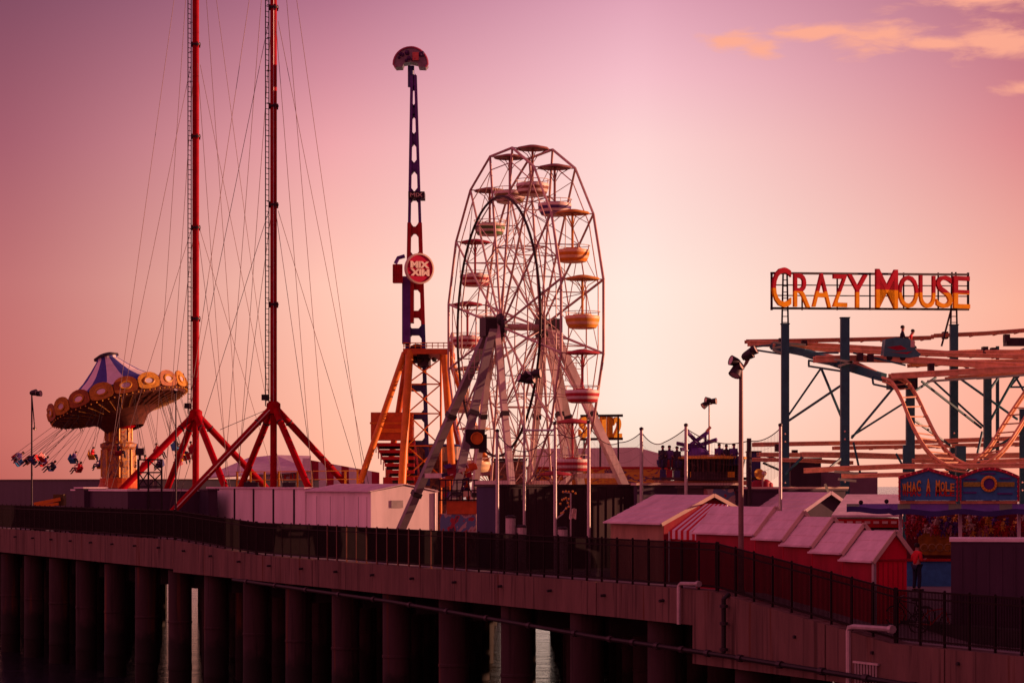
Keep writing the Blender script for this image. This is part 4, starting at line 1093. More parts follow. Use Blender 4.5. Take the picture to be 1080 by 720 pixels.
    for k in range(6):
        y = 468 + k * 7.2; x0 = 396 + k * 3.2
        b = MB(); b.box(P(x0, y + 2.2, 147.9 - k * .35), V(((436 - x0) * s, 0, 0)), V((0, .7, 0)), Z * .2); b.build('step', ride_red, st)
        b = MB(); b.box(P(x0 + 2, y + 5.5, 148.6 - k * .35), V(((434 - x0) * s, 0, 0)), V((0, .1, 0)), Z * .2); b.build('riser', dark_steel, st)
    b = MB()
    for x, o in ((394, 0), (437, 0)):
        for k in range(8): b.bar(P(x + k * 2.6 * (1 if x < 400 else .3), 462 + k * 6.2, 147.7), P(x + k * 2.6 * (1 if x < 400 else .3), 471 + k * 6.2, 147.7), .06)
        b.bar(P(x, 462, 147.7), P(x + 21 * (1 if x < 400 else .3), 508, 147.7), .07)
    b.build('stair_railing', mat('railing pink', (.45, .10, .12), .5), st)
    b = MB(); b.box(V((P(404, 0, 147.5).x, 147.4, z0)), V((36 * s, 0, 0)), V((0, 1.5, 0)), Z * (P(0, 503, 147.5).z - z0)); b.build('base_box', ride_red, st)
    # round drum below the arm
    dr = thing('ride_drum', 'dark round platform with painted panels behind the orange lattice', 'platform', V((P(458, 500, 153).x, 153, z0)))
    b = MB(); c0 = P(460, 0, 153); b.lathe([(1.6, z0), (1.7, P(0, 492, 153).z), (1.9, P(0, 486, 153).z), (1.9, P(0, 470, 153).z), (1.2, P(0, 468, 153).z)], V((c0.x, c0.y, 0)), n=20); b.build('drum', dark_art, dr)
    b = MB(); b.lathe([(1.93, -.06), (2.0, 0), (1.93, .06)], V((c0.x, c0.y, P(0, 470, 153).z)), n=20); b.build('drum_rim', blue_paint, dr)
    # orange cabin and white booth by the wheel's left foot
    cb = thing('control_cabin', 'orange and grey ride control cabin between the white shed and the navy container end', 'cabin', P(480, 540, 117))
    s2 = 117 / F
    b = MB(); b.box(G(464, 117), V((38 * s2, 0, 0)), V((0, 2, 0)), Z * (P(0, 542, 117).z - G(464, 117).z)); b.build('lower_wall', mural, cb)
    b = MB(); b.box(P(471, 541.8, 116.95), V((32 * s2, 0, 0)), V((0, 2, 0)), Z * (14 * s2)); b.build('orange_panel', deep_orange, cb)
    b = MB()
    for x in range(464, 504, 6): b.bar(P(x, 528, 116.9), P(x, 506, 116.9), .06)
    for y in (506, 517, 527): b.bar(P(462, y, 116.9), P(504, y, 116.9), .06)
    b.build('railing', dark_steel, cb)
    b = MB(); rng = random.Random(9); cl = [stall_red, deep_orange, cream, purple_paint, navy_wall]
    for i in range(26):
        b.m(i % 5); x = rng.uniform(462, 500); y = rng.uniform(494, 526); b.box(P(x, y, 118.2 + rng.random()), V((rng.uniform(.15, .5), 0, .1)), V((0, .15, 0)), V((rng.uniform(-.1, .1), 0, rng.uniform(.15, .5))))
    b.build('painted_ornament', cl, cb)['kind'] = 'stuff'

# ============================================================ ROLLER COASTER
def build_coaster():
    Z = V((0, 0, 1))
    r = thing('roller_coaster', 'small roller coaster of orange track on dark teal columns below the big letter sign', 'roller coaster', V((P(930, 500, 110).x, 110, 8.05)))
    cols = [(828, 342, 110.25, 8), (891, 335.5, 108, 9), (960, 399, 107.5, 8.5), (1006, 343, 114.4, 8), (1041.5, 398, 110, 7.5), (1078, 432, 107, 5)]
    for px, y, D, w in cols:
        s = D / F; q = P(px, y, D); g = V((q.x, q.y, ground(q)))
        b = MB(); b.bar(g, q, w * s, w * s, up=V((0, 1, 0))); cl = b.build('column', teal_steel, r)
        b = MB(); h = w * s * .5
        for f in (.35, .55): z = g.z + (q.z - g.z) * f; b.ball(V((q.x - .02, q.y - h - .003, z)), .05, 6); b.ball(V((q.x - .02, q.y - h - .003, z - .35)), .05, 6)
        b.build('bolt', cream, cl)
        b = MB(); b.box(g - V((.45, .45, 0)), V((.9, 0, 0)), V((0, .9, 0)), Z * .12); b.box(V((q.x - h - .03, q.y - h - .03, q.z)), V((2 * h + .06, 0, 0)), V((0, 2 * h + .06, 0)), Z * .04); b.build('end_plate', teal_steel, cl)
    # short thick lower columns
    for px, y, D, w in ((956, 469, 105, 7), (1013, 470, 106, 10), (1052, 365, 114, 3.2)):
        s = D / F; q = P(px, y, D); g = V((q.x, q.y, ground(q))); b = MB(); b.bar(g, q, w * s, w * s, up=V((0, 1, 0))); b.build('column', teal_steel, r)
    def run(pts, h=.2, gauge=.8, m_=rail_paint, ties=True, spine=True):
        """a level stretch of track: two rails, side plate and ties"""
        q = [P(*p) for p in pts]
        for k in (0, 1):
            b = MB(); o = V((0, gauge * k, 0))
            b.path([p + o for p in q], .06, 6); 
            for a, c in zip(q, q[1:]): b.bar(a + o - Z * (h * .36 + .04), c + o - Z * (h * .36 + .04), .05, h * .62)
            b.build('rail', m_, r)
        b = MB()
        for a, c in zip(q, q[1:]):
            n = max(1, int((c - a).length / .9))
            for i in range(n): p = a.lerp(c, (i + .5) / n); b.bar(p - Z * .1, p + V((0, gauge, -.1)), .07, .1)
        b.build('tie', rust_rail, r)
    run([(787, 359, 115.5), (850, 358, 115.8), (900, 357, 116), (985, 355, 116)], .1, m_=rust_rail)
    run([(985, 353, 116), (1040, 350.5, 115), (1085, 347, 113)], .1, m_=rust_rail)
    run([(790, 360, 113.5), (830, 361, 113.5), (880, 363.5, 113.5), (940, 367, 113.5), (1000, 371, 113), (1085, 369.5, 112)], .22)
    run([(860, 376.2, 108.4), (905, 375.5, 108.6), (951, 376.5, 108.6), (1000, 379.5, 108.4), (1085, 384.5, 107)], .28)
    run([(940, 394.5, 106.2), (1000, 391, 106.3), (1050, 387.5, 106.3), (1085, 386.5, 106)], .24)
    run([(984, 371.5, 114), (1030, 369.5, 115), (1085, 370, 115)], .16)
    run([(795, 467.5, 113), (880, 466, 113), (955, 465, 113.5), (1085, 460.5, 113)], .16)
    run([(846, 477.5, 108.5), (900, 477.8, 108.8), (960, 480, 109), (1085, 478, 108)], .22)
    run([(800, 478, 111), (850, 478.5, 111), (1000, 481.5, 111.5)], .16)
    run([(850, 494.5, 104), (885, 492.5, 104), (950, 490, 104.5), (1085, 489, 104.5)], .2)
    run([(890, 500.5, 103), (960, 499, 103), (1000, 497.5, 103.5)], .16)
    run([(815, 363.5, 112.4), (870, 367, 112), (945, 371, 112), (1085, 375, 111.5)], .12)
    run([(960, 384, 109.5), (1020, 380.5, 110), (1085, 379.5, 110.5)], .12)
    run([(1000, 398, 106.8), (1050, 394, 106.8), (1085, 392.5, 106.8)], .10)
    run([(880, 471.5, 112), (960, 470, 112), (1085, 467, 112)], .12)
    run([(965, 484.5, 106), (1030, 486, 106), (1085, 484, 106)], .14)
    run([(795, 483.5, 110), (850, 484.5, 110), (900, 487, 110)], .12)
    # bend that leads into the drop, then the drop and the climb
    def ladder(lp, rp, n, m_=rail_paint):
        def smooth(pts):
            q = [P(*p) for p in pts]; out = []
            for i in range(len(q) - 1):
                a, b_, c, d = q[max(0, i - 1)], q[i], q[i + 1], q[min(len(q) - 1, i + 2)]
                for k in range(6):
                    t = k / 6; out.append(.5 * ((2 * b_) + (c - a) * t + (2 * a - 5 * b_ + 4 * c - d) * t * t + (3 * b_ - a - 3 * c + d) * t ** 3))
            return out + [q[-1]]
        l, q = smooth(lp), smooth(rp)
        for pth in (l, q):
            b = MB(); b.path(pth, .07, 6); b.path([p - Z * .16 + V((.03, .05, 0)) for p in pth], .05, 5); b.build('rail', m_, r, True)
        b = MB()
        for i in range(n):
            f = (i + .5) / n; a = l[min(len(l) - 1, int(f * (len(l) - 1)))]; c = q[min(len(q) - 1, int(f * (len(q) - 1)))]; b.bar(a - Z * .05, c - Z * .05, .07, .06)
        b.build('tie', rust_rail, r)
    ladder([(930, 398, 106), (941, 403, 105.8), (950, 418, 105.5), (958, 438, 105.2), (966, 455, 105), (975, 470, 104.8), (987, 483, 104.6), (1002, 491, 104.4), (1020, 494, 104.4)],
           [(944, 395, 107), (956, 401, 106.8), (967, 417, 106.5), (977, 438, 106.2), (987, 458, 106), (997, 473, 105.8), (1009, 484, 105.6), (1020, 489, 105.4), (1030, 491, 105.4)], 17)
    ladder([(1022, 489, 107), (1033, 481, 107), (1043, 471, 107.2), (1055, 452, 107.5), (1067, 433, 107.8), (1086, 405, 108)],
           [(1034, 491, 106), (1051, 480, 106), (1064, 466, 106.2), (1074, 451, 106.5), (1086, 432, 106.8), (1096, 418, 107)], 11)
    b = MB()
    for a, c in (((815, 365, 112.6), (850, 372, 111.5)), ((850, 372, 111.5), (892, 386, 109)), ((892, 386, 109), (932, 398, 106.3))):
        b.bar(P(*a), P(*c), .3, .34); b.bar(P(*a) + V((0, .9, .05)), P(*c) + V((0, .9, .05)), .16, .2)
    b.build('bend_support', teal_steel, r)
    b = MB()
    for pts in ([(845, 371, 111.8), (870, 374.5, 111), (900, 382, 109), (930, 396, 106.5)],): b.path([P(*p) for p in pts], .11, 6)
    b.build('bend_rail', rail_paint, r)
    # slender bracing and brackets
    br = [(828, 443, 112, 866, 388, 112), (831, 444, 112, 889, 405, 109), (866, 388, 112, 890, 446, 110), (898, 462, 108, 943, 408, 107), (898, 460, 108, 958, 422, 107.5), (900, 466, 108, 908, 502, 108),
          (972, 402, 108, 1035, 451, 110), (985, 402, 111, 1040, 452, 111), (1011, 398, 112, 1073, 442, 109), (1044, 444, 110, 1073, 392, 109), (1030, 482, 109, 1036, 455, 109.5), (965, 412, 107.5, 987, 398, 110),
          (1068, 392, 109, 1090, 430, 109), (945, 478, 106, 960, 505, 106), (985, 483, 106, 1010, 505, 106), (800, 478, 111, 829, 487, 112), (829, 362, 112, 792, 366, 114), (829, 374, 112, 797, 369, 114),
          (1085, 366, 113, 1055, 377, 113), (1030, 371, 113, 1085, 377, 113), (880, 385, 109, 853, 380, 111), (853, 380, 111, 853, 386, 111), (853, 386, 111, 892, 392, 108), (935, 400, 106, 920, 397, 106), (920, 397, 106, 921, 405, 106), (921, 405, 106, 940, 409, 106),
          (1065, 408, 110, 1085, 408, 110), (1065, 408, 110, 1080, 390, 110), (805, 488, 111, 828, 498, 112), (828, 500, 110, 850, 478, 109), (891, 480, 108, 870, 497, 107), (1016, 500, 106, 1036, 484, 106), (960, 440, 107.4, 1003, 470, 110), (1044, 475, 109, 1078, 455, 107.5), (838, 372, 111, 884, 372, 109), (900, 372, 109, 955, 385, 108), (1012, 383, 112, 1038, 399, 110.5), (1055, 395, 112, 1041, 415, 110)]
    for x0, y0, a, x1, y1, c in br:
        b = MB(); b.bar(P(x0, y0, a), P(x1, y1, c), .085, .085); b.build('brace', teal_steel, r)
    b = MB()
    for x0, y0, x1, y1, D in ((815, 367, 834, 364, 111.7), (815, 369, 831, 374.5, 111.7), (880, 379, 899, 382, 107.7), (884, 386, 900, 381, 107.7), (815, 361, 850, 363.5, 112), (880, 497, 905, 499, 103), (884, 505, 903, 507, 103), (870, 510, 874, 519, 103), (978, 402, 1030, 398.5, 106.1), (1030, 399, 1085, 395, 106)):
        b = MB(); b.bar(P(x0, y0, D), P(x1, y1, D), .12, .1); b.build('pale_bracket', green_clip, r)
    b = MB()
    for x, y, D in ((822, 364, 113), (846, 366, 113), (905, 380, 108), (916, 381, 108), (980, 391, 108.3), (995, 357, 116), (1060, 360, 113), (1037, 373, 112.5), (1046, 374, 112.6), (818, 476, 111), (836, 482, 111), (960, 410, 107)):
        q = P(x, y, D); b = MB(); b.box(q, V((.24, 0, 0)), V((0, .5, 0)), Z * .34); b.build('bracket', dark_steel, r)
    b = MB()
    for x0, x1, y0, y1, D in ((1062, 1085, 356, 364, 113.2), (938, 968, 398, 410, 107.9)): q = P(x0, y1, D); b.box(q, V(((x1 - x0) * D / F, 0, 0)), V((0, .9, 0)), Z * ((y1 - y0) * D / F))
    b.build('machinery_box', dark_steel, r)
    # mouse car
    D = 108.55; s = D / F; car = thing('coaster_car', 'dark teal coaster car with two riders on the upper track', 'coaster car', P(951, 377, D))
    out = [(932, 375.5), (958, 377.2), (969, 376.2), (971.5, 373.5), (966, 369), (964.5, 360.5), (959, 357.5), (945, 355.5), (934, 357.5)]
    b = MB(); b.prism([P(x, y, D - .05) for x, y in out], V((0, .95, 0))); b.build('body', mat('car teal', (.045, .19, .21), .4, 0, .35, 3), car)
    b = MB(); b.prism([P(x, y, D - .055) for x, y in [(935, 366), (950, 364), (957, 368), (946, 369.5)]], V((0, .01, 0))); b.prism([P(x, y, D - .055) for x, y in [(938, 371), (955, 371.5), (963, 370), (957, 373.3)]], V((0, .01, 0))); b.build('painted_flash', stall_red, car)
    b = MB(); b.path([P(959, 358, D), P(961, 364, D), P(966, 369, D)], .05, 6); b.box(P(960.5, 366, D - .07), V((.18, 0, 0)), V((0, .02, 0)), Z * .3); b.build('front_rail', cream, car)
    for x in (938, 952, 966):
        b = MB()
        for o in (.02, .78): b.lathe([(.001, -.05), (.13, -.05), (.13, .05), (.001, .05)], P(x, 376.6, D + o) - Z * .02, V((0, 1, 0)), 12)
        b.build('wheel', rubber, car)
    rider(P(951.8, 358.5, D + .25) - Z * .12, V((1, 0, 0)), 'person with dark hair sitting upright in the coaster car, the rider at the left', None, 0, None, .95)
    rider(P(957.5, 359.8, D + .6) - Z * .16, V((1, -.1, 0)), 'person riding in the front of the coaster car leaning forward', None, 2, V((.35, 0, 1)), .9)
    # platform and station
    stn = thing('coaster_station', 'dark purple station building under the left end of the coaster track', 'building', P(850, 520, 116))
    s = 116 / F
    b = MB(); b.box(G(834, 112.6), V((31 * s, 0, 0)), V((0, 2, 0)), Z * (P(0, 486, 112.6).z - 8.05)); b.build('wall', purple_wall, stn)
    b = MB(); b.box(G(866, 113), V((58 * s, 0, 0)), V((0, 2, 0)), Z * (P(0, 498, 113).z - 8.05)); b.build('low_wall', mat('lilac wall', (.22, .13, .22), .6, 0, .2, 1), stn)
    b = MB(); b.box(P(833, 485.3, 112.5), V((33 * s, 0, 0)), V((0, 2.2, 0)), Z * .12); b.build('roof_edge', dark_steel, stn)
    # letter sign
    D = 112; s = D / F
    def PD(px, py, o=0): return P(px, py, 109.6 + (px - 813) / 209 * 4.9 + o)
    Ux = (PD(1022, 300) - PD(813, 300)).normalized(); Nx = V((Ux.y, -Ux.x, 0)).normalized()
    sg = thing('letter_sign', 'big red and yellow letter sign on a dark frame above the coaster', 'sign', P(917, 326, D))
    b = MB()
    for y0, y1 in ((288, 289.3), (325, 326)): b.bar(PD(813, y0, .25), PD(1021.5, y1 + .3, .25), .10)
    for y in (300.5, 311.5): b.bar(PD(814, y, .25), PD(1020, y + 1, .25), .05)
    for x in (813.8, 846, 883, 917.5, 953, 989.5, 1021): b.bar(PD(x, 287.5, .25), PD(x, 327, .25), .10 if x in (813.8, 1021) else .07)
    b.build('frame', dark_steel, sg)
    for xc in (828, 1006):
        b = MB()
        for o in (-1, 1): b.bar(PD(xc + o * 3.3, 344, .3), PD(xc + o * 2.0, 285 if xc < 900 else 287, .3), .075)
        for k in range(9): y = 340 - k * 6.4; b.bar(PD(xc - 3, y, .3), PD(xc + 3, y, .3), .04)
        if xc > 900: b.bar(PD(993, 365, .4), PD(1003, 327, .3), .07)
        b.build('ladder_post', dark_steel, sg)
    lr = mat('letter red', (.44, .006, .028), .6, 0, .4, 2.5, spec=.05); ly = mat('letter yellow', (.86, .36, .004), .6, 0, .3, 2.5, spec=.05)
    let = [('C', 813.5, 833, 282.5, 323.5), ('R', 836, 853, 289, 323.5), ('A', 855.5, 875, 288.5, 323.5), ('Z', 877, 892, 289.5, 323.5), ('Y', 892.5, 913.5, 289.5, 324), ('M', 922.5, 945.5, 283.5, 324.5), ('O', 946.5, 967, 290, 324.5), ('U', 968.5, 985, 290, 324.5), ('S', 986, 1003, 290, 324.5), ('E', 1004.5, 1021.5, 290.5, 325)]
    for ch, x0, x1, y0, y1 in let:
        u_ = PD(x1, y1) - PD(x0, y1); g = glyph(ch, PD(x0, y1), V((u_.x, u_.y, 0)), Z * ((y1 - y0) * s), Nx * .14, .002, split=.47); g.build('letter', [lr, ly], sg)

# ============================================================ LAMPS, POLES, SPINNER, SMALL THINGS
def lamp(px, ytop, D, lab, w, heads, m_=dark_steel, arm=None):
    g = P(px, 500, D); g.z = ground(g); s = D / F; top = P(px, ytop, D)
    r = thing('flood_lamp_post', lab, 'lamp post', g)
    b = MB(); b.path([g, g.lerp(top, .5), top], [w * s * .55, w * s * .5, w * s * .38], 10); b.lathe([(w * s * .9, 0), (w * s * .9, .25), (w * s * .55, .3)], g, n=10); b.build('pole', m_, r, True)
    for (dx, dy, ax_, ay_, L) in heads:
        q = top + V((dx * s, -.1, -dy * s)); d = V((ax_, -.35, ay_)).normalized(); b = MB()
        b.lathe([(.001, -L * .5), (L * .28, -L * .5), (L * .36, -L * .25), (L * .42, L * .2), (L * .44, L * .3), (L * .38, L * .3)], q, d, 12); b.lathe([(.001, -L * .62), (L * .2, -L * .6), (L * .22, -L * .48)], q, d, 10); h = b.build('flood_head', dark_steel, r, True)
        b = MB(); b.lathe([(.001, L * .26), (L * .41, L * .26)], q, d, 12); b.build('lens', lamp_glass, h)
        b = MB(); b.path([top + V((0, 0, -.1)), top.lerp(q, .5) + V((0, 0, -.12)), q], .04, 6); b.build('arm', m_, r)
    return r
lamp_paint = mat('lamp post paint', (.20, .12, .11), .45, .1, .3, 3)
def build_small():
    lamp(33.5, 414, 172, 'thin lamp post at the far left with two flood heads', 2.0, [(3, 0, 1, .1, .55), (8, 1, 1, .1, .5), (3.5, 38, .8, -.3, .25)])
    lamp(185.5, 412, 140, 'thin bare post in front of the right side of the swing ride', 1.8, [(0, 0, .2, .5, .3)])
    lamp(748, 424, 128, 'slim lamp post with two flood heads behind the purple ride', 2.2, [(-5, 3, -.8, -.6, .42), (-2, -2, -.9, .1, .4), (5, -1, 1, .05, .4)], galv)
    lamp(781.5, 388, 84.4, 'tall lamp post with four flood heads standing before the red stalls', 5.4, [(-5.5, 4, -.4, -.8, .52), (-8, -7, -.9, .3, .42), (-2, -1, .6, .3, .36), (8, -14, .9, .5, .44), (12.5, -18, .9, .5, .4)], lamp_paint)
    lamp(553, 398, 103.5, 'pale post with a cluster of flood heads in front of the wheel', 3, [(7, 2, .8, .2, .5), (3, -3, .5, .6, .45), (14, -4, 1, .1, .5), (-3, 1, -.8, .3, .45)], galv)
    # net poles
    np = [(524.5, 455, 104, 'left of the wheel pole row, in front of the dark container'), (585.5, 447, 101.5, 'carrying the cross bar, in front of the lower gondolas'), (621, 446, 100, 'right of the cross bar, in front of the yellow sign'),
          (676.5, 453, 104, 'in front of the flame painted trailer'), (723.5, 449, 103, 'in front of the purple ride'), (823, 449, 101, 'beside the left coaster column')]
    tops = []
    for px, y, D, w in np:
        s = D / F; q = P(px, y, D); g = q.copy(); g.z = ground(q)
        r = thing('net_pole', 'pale slender pole ' + w, 'pole', g, 'pale poles of the ball net')
        b = MB(); b.tube(g, q, 2.0 * s, 10, 1.7 * s); b.build('pole', galv, r, True)
        b = MB(); b.lathe([(1.7 * s, -.02), (2.3 * s, 0), (2.3 * s, .08), (.01, .12)], q, n=10); b.build('cap', dark_steel, r)
        tops.append(q)
    b = MB(); b.tube(P(553, 453.5, 103.3), P(585.5, 453.5, 101.5), .05, 6); solo(b, 'cross_bar', galv, 'pale horizontal bar joining two poles in front of the wheel', 'bar')
    mid = [P(653, 464, 105), P(700, 464, 105)]; end = P(790, 462, 104)
    def sag(a, c, d, n=22): return [a.lerp(c, i / n) - V((0, 0, d * 4 * (i / n) * (1 - i / n))) for i in range(n + 1)]
    nt = thing('safety_net', 'sagging dark net cable strung between the pale poles', 'net', P(720, 480, 104))
    cab = MB(); mesh = MB()
    spans = [(tops[2], mid[0], .35), (mid[0], tops[3], .12), (tops[3], mid[1], .25), (mid[1], tops[4], .05), (tops[4], end, .35), (end, tops[5], .2), (tops[0], tops[1], .9), (tops[1], tops[2], .5)]
    for a, c, d in spans:
        pts = sag(a - V((0, 0, .1)), c - V((0, 0, .1)), d); cab.path(pts, .022, 5)
        for i in range(0, len(pts)):
            p = pts[i]; mesh.bar(p, V((p.x, p.y, max(p.z - 1.9, 9.9))), .009)
        for k_ in (.45, .9, 1.35): mesh.path([p - V((0, 0, k_)) for p in pts], .0045, 4)
    cab.build('cable', rope, nt); mesh.build('netting', rope, nt)
    b = MB()
    q = P(790, 462, 104); b.tube(V((q.x, q.y, 8)), q, .1, 8); solo(b, 'dark_pole', dark_steel, 'dark stout pole right of the purple ride', 'pole')

    # spinning purple ride
    D = 112.6; s = D / F; Z = V((0, 0, 1)); c = P(748, 497, D); c.y += 1.3
    r = thing('spinner_ride', 'purple spinning ride with crossed arms above a dark fringed drum', 'ride', V((c.x, c.y, 8.05)))
    b = MB(); b.lathe([(1.5, 8.05), (1.5, P(0, 506, D).z), (2.6, P(0, 506, D).z), (2.6, P(0, 503, D).z), (1.6, P(0, 503, D).z), (1.6, P(0, 497, D).z)], V((c.x, c.y, 0)), n=28); b.build('platform', dark_wall, r)
    b = MB(); zt, zb = P(0, 484, D).z, P(0, 497.5, D).z
    prof = []
    n = 84
    for i in range(n):
        th = 2 * math.pi * i / n; rr = 1.75 + (.06 if i % 2 else -.02); d = V((math.cos(th), math.sin(th), 0)); th2 = 2 * math.pi * (i + .9) / n; d2 = V((math.cos(th2), math.sin(th2), 0))
        b.m(i % 2); b.prism([V((c.x, c.y, zt)) + d * rr, V((c.x, c.y, zt)) + d2 * rr, V((c.x, c.y, zb + (.1 if i % 2 else 0))) + d2 * (rr - .12), V((c.x, c.y, zb + (.1 if i % 2 else 0))) + d * (rr - .12)], Z * .01)
    b.m(1).lathe([(1.55, zb - .02), (1.6, zt)], V((c.x, c.y, 0)), n=40); b.build('fringed_drum', [mat('drum brown', (.10, .045, .035), .6, 0, .5, 5), black_paint], r)
    b = MB(); b.lathe([(1.70, zt), (1.86, zt + .02), (1.86, zt + .12), (1.2, zt + .2), (.001, zt + .25)], V((c.x, c.y, 0)), n=40); b.build('drum_rim', gold, r)
    for x0, x1 in ((728, 740), (763, 775)):
        b = MB(); q = P(x0, 503, D - .05); b.box(q, V(((x1 - x0) * s, 0, 0)), V((0, .2, 0)), Z * .26); b.build('yellow_panel', yellow_paint, r)
    b = MB(); b.lathe([(1.5, P(0, 503, D).z - .02), (1.5, P(0, 497.5, D).z)], V((c.x, c.y, 0)), n=28); b.build('violet_skirt', purple_paint, r)
    b = MB(); h = P(737, 478, D + .6); b.lathe([(.55, -.4), (.6, -.15), (.45, .15), (.25, .25), (.001, .3)], h, V((.2, 0, 1)), 16); b.build('arm_hub', purple_paint, r, True)
    for x0, y0, x1, y1 in ((724, 454.5, 746, 477), (747, 455, 724, 472), (714, 467, 740, 472), (756, 463, 728, 472), (718, 473.5, 742, 468), (744, 460, 744, 478)):
        b = MB(); b.bar(P(x0, y0, D + .2), P(x1, y1, D + .9), .12, .14); b.bar(P(x0, y0 + 1.6, D + .5), P(x1, y1 + 2, D + 1.2), .05, .07); b.build('arm', purple_paint, r)
    b = MB(); b.bar(P(745, 455, D), P(749.5, 450, D), .2, .12); b.build('arm_tip', rail_paint, r)
    for px, py, k, sx, m_ in ((699, 487, 0, -1, blue_paint), (706, 487, 1, -1, stall_red), (714, 488, 2, -1, blue_paint), (758.5, 485, 3, 1, red_steel), (766, 486, 4, 1, purple_paint), (774, 485, 5, 1, blue_paint)):
        q = P(px, py, D + .2); cr = thing('spinner_car', ['dark blue ride seat at the far left of the purple ride', 'red ride seat, second from the left on the purple ride', 'dark blue seat nearest the crossed arms', 'bright red round seat right of the crossed arms', 'violet seat between the red and the blue one', 'dark blue seat at the right end of the purple ride'][k], 'ride seat', q)
        b = MB(); b.lathe([(.001, -.28), (.22, -.24), (.30, -.05), (.30, .1), (.24, .1), (.001, -.02)], q, n=12); b.build('bucket', m_, cr, True)
        b = MB(); b.box(q + V((-.2, .16, 0)), V((.4, 0, 0)), V((0, .1, 0)), Z * .55); b.build('backrest', m_, cr)
        if k < 3:
            b = MB(); b.tube(q + V((0, .1, -.25)), V((q.x, q.y + .1, P(0, 507, D).z)), .07, 6); b.box(q + V((-.14, -.2, -.85)), V((.28, 0, 0)), V((0, .1, 0)), Z * .5); b.build('leg_panel', blue_paint if k != 1 else stall_red, cr)
        rider(q + V((0, 0, .12)), V((.2 * sx, -1, 0)), ['person in the leftmost seat of the purple ride', 'person in the red seat at the left of the purple ride', 'person in the seat nearest the crossed arms', 'person in the bright red seat of the purple ride', 'person in the violet seat right of the red one', 'person at the right end of the purple ride'][k], 'riders of the purple ride', k % 2, None, .8)
    b = MB(); b.box(P(695, 511.5, D - .8), V((97 * s, 0, 0)), V((0, 3.8, 0)), Z * (5 * s)); b.build('deck', rust_rail, r)
    # blue box and gold dish with red figure right of it
    bb = thing('blue_cabin', 'dark blue cabin right of the purple ride', 'cabin', P(796, 520, 119)); b = MB(); b.box(G(789.5, 119), V((.6, 0, 0)), V((0, 1.2, 0)), Z * (P(0, 477.2, 119).z - G(789.5, 119).z)); b.build('wall', blue_paint, bb)
    b = MB(); b.box(P(789, 477, 118.95), V((.66, 0, 0)), V((0, 1.3, 0)), Z * .08); b.build('roof', dark_steel, bb)
    gd = thing('gold_dish', 'golden dish and red drum ornament on the pale ledge beside the lamp post', 'ornament', P(802, 516, 106)); q = P(800.5, 500.5, 106)
    b = MB(); b.lathe([(.001, -.02), (.12, 0), (.24, .06), (.25, .09), (.001, .02)], q, V((.25, -1, .35)), 16); b.build('dish', gold, gd, True)
    b = MB()
    for x, h, w in ((799, 10, .3), (806.5, 11, .28), (811, 8, .2)): g = P(x, 516, 106); b.lathe([(w * .7, 0), (w, .1), (w * .9, h / F * 106 * .8), (w * .4, h / F * 106)], g, n=10)
    b.build('drum', stall_red, gd, True)
    b = MB(); b.ball(P(806, 499, 105.9), .12, 8); b.tube(P(804, 516, 105.8), P(805, 503, 105.8), .05, 6); b.build('pale_bulb', cream, gd, True)
    # stair tower with floodlights near the swing ride
    D = 150; s = D / F
    tw = thing('steel_frame_tower', 'dark open steel frame tower with lamps at the foot of the far red mast', 'tower', P(158, 530, D))
    b = MB(); z0 = 8.4
    for x in (146, 156.5, 170.5):
        for Y in (D, D + 1.4): q = P(x, 484, Y); b.bar(V((q.x, q.y, z0)), q, .13 if x < 150 else .10)
    for y in (484.5, 498, 513):
        b.bar(P(146, y, D), P(171, y, D), .09); b.bar(P(146, y, D + 1.4), P(171, y, D + 1.4), .08)
    for x0, y0, x1, y1 in ((146, 513, 156, 498), (156, 513, 146, 498), (156, 498, 171, 513), (171, 498, 156, 513), (156, 484, 171, 498)): b.bar(P(x0, y0, D), P(x1, y1, D), .07)
    b.build('frame', black_paint, tw)
    b = MB(); b.box(P(143, 480, D), V((.5, 0, 0)), V((0, .4, 0)), Z * .45); b.box(P(146, 484, D + .1), V((.15, 0, 0)), V((0, .15, 0)), Z * .3); b.build('lamp_box', dark_steel, tw)
    # orange boom lift, mostly below the railing
    D = 166; s = D / F
    bl = thing('boom_lift', 'orange boom lift with a folded arm behind the far railing', 'boom lift', V((P(52, 530, D).x, D, 8.6)))
    b = MB(); b.box(V((P(40, 0, D).x, D - .6, 9.1)), V((26 * s, 0, 0)), V((0, 1.6, 0)), Z * .8); b.build('chassis', deep_orange, bl)
    b = MB(); b.bar(P(64, 526, D - .2), P(36, 531.5, D - .2), .22, .24); b.bar(P(38, 534, D - .2), P(62, 531, D - .2), .2); b.build('boom', orange_paint, bl)
    b = MB(); b.box(P(56, 533, D), V((11 * s, 0, 0)), V((0, 1, 0)), Z * (12 * s)); b.build('counterweight', mat('olive machine', (.10, .07, .02), .6, 0, .4, 4), bl)
    b = MB()
    for x in (42, 62):
        for o in (-.75, 1.05): q = P(x, 0, D); b.lathe([(.001, -.12), (.42, -.12), (.42, .12), (.001, .12)], V((q.x, D + o, 9.03)), V((0, 1, 0)), 14)
    b.build('wheel', rubber, bl)
    # yellow railing on the container roofs
    D = 150; s = D / F; yr = thing('yellow_railing', 'yellow safety railing showing above the pale container row around the near mast legs', 'railing', P(320, 513, D))
    def RY(px): return 56.65 / (.451 + .8925 * (px - 540) / F)
    for x in (250, 264, 279, 294, 314, 329, 364, 377): q = P(x, 497, RY(x)); b = MB(); b.bar(V((q.x, q.y, 8.1)), q, .12); b.build('post', yellow_paint, yr)
    b = MB(); b.bar(P(249, 497.5, RY(249)), P(379, 496, RY(379)), .055); b.bar(P(249, 506, RY(249)), P(379, 505, RY(379)), .045); b.build('rail', yellow_paint, yr)
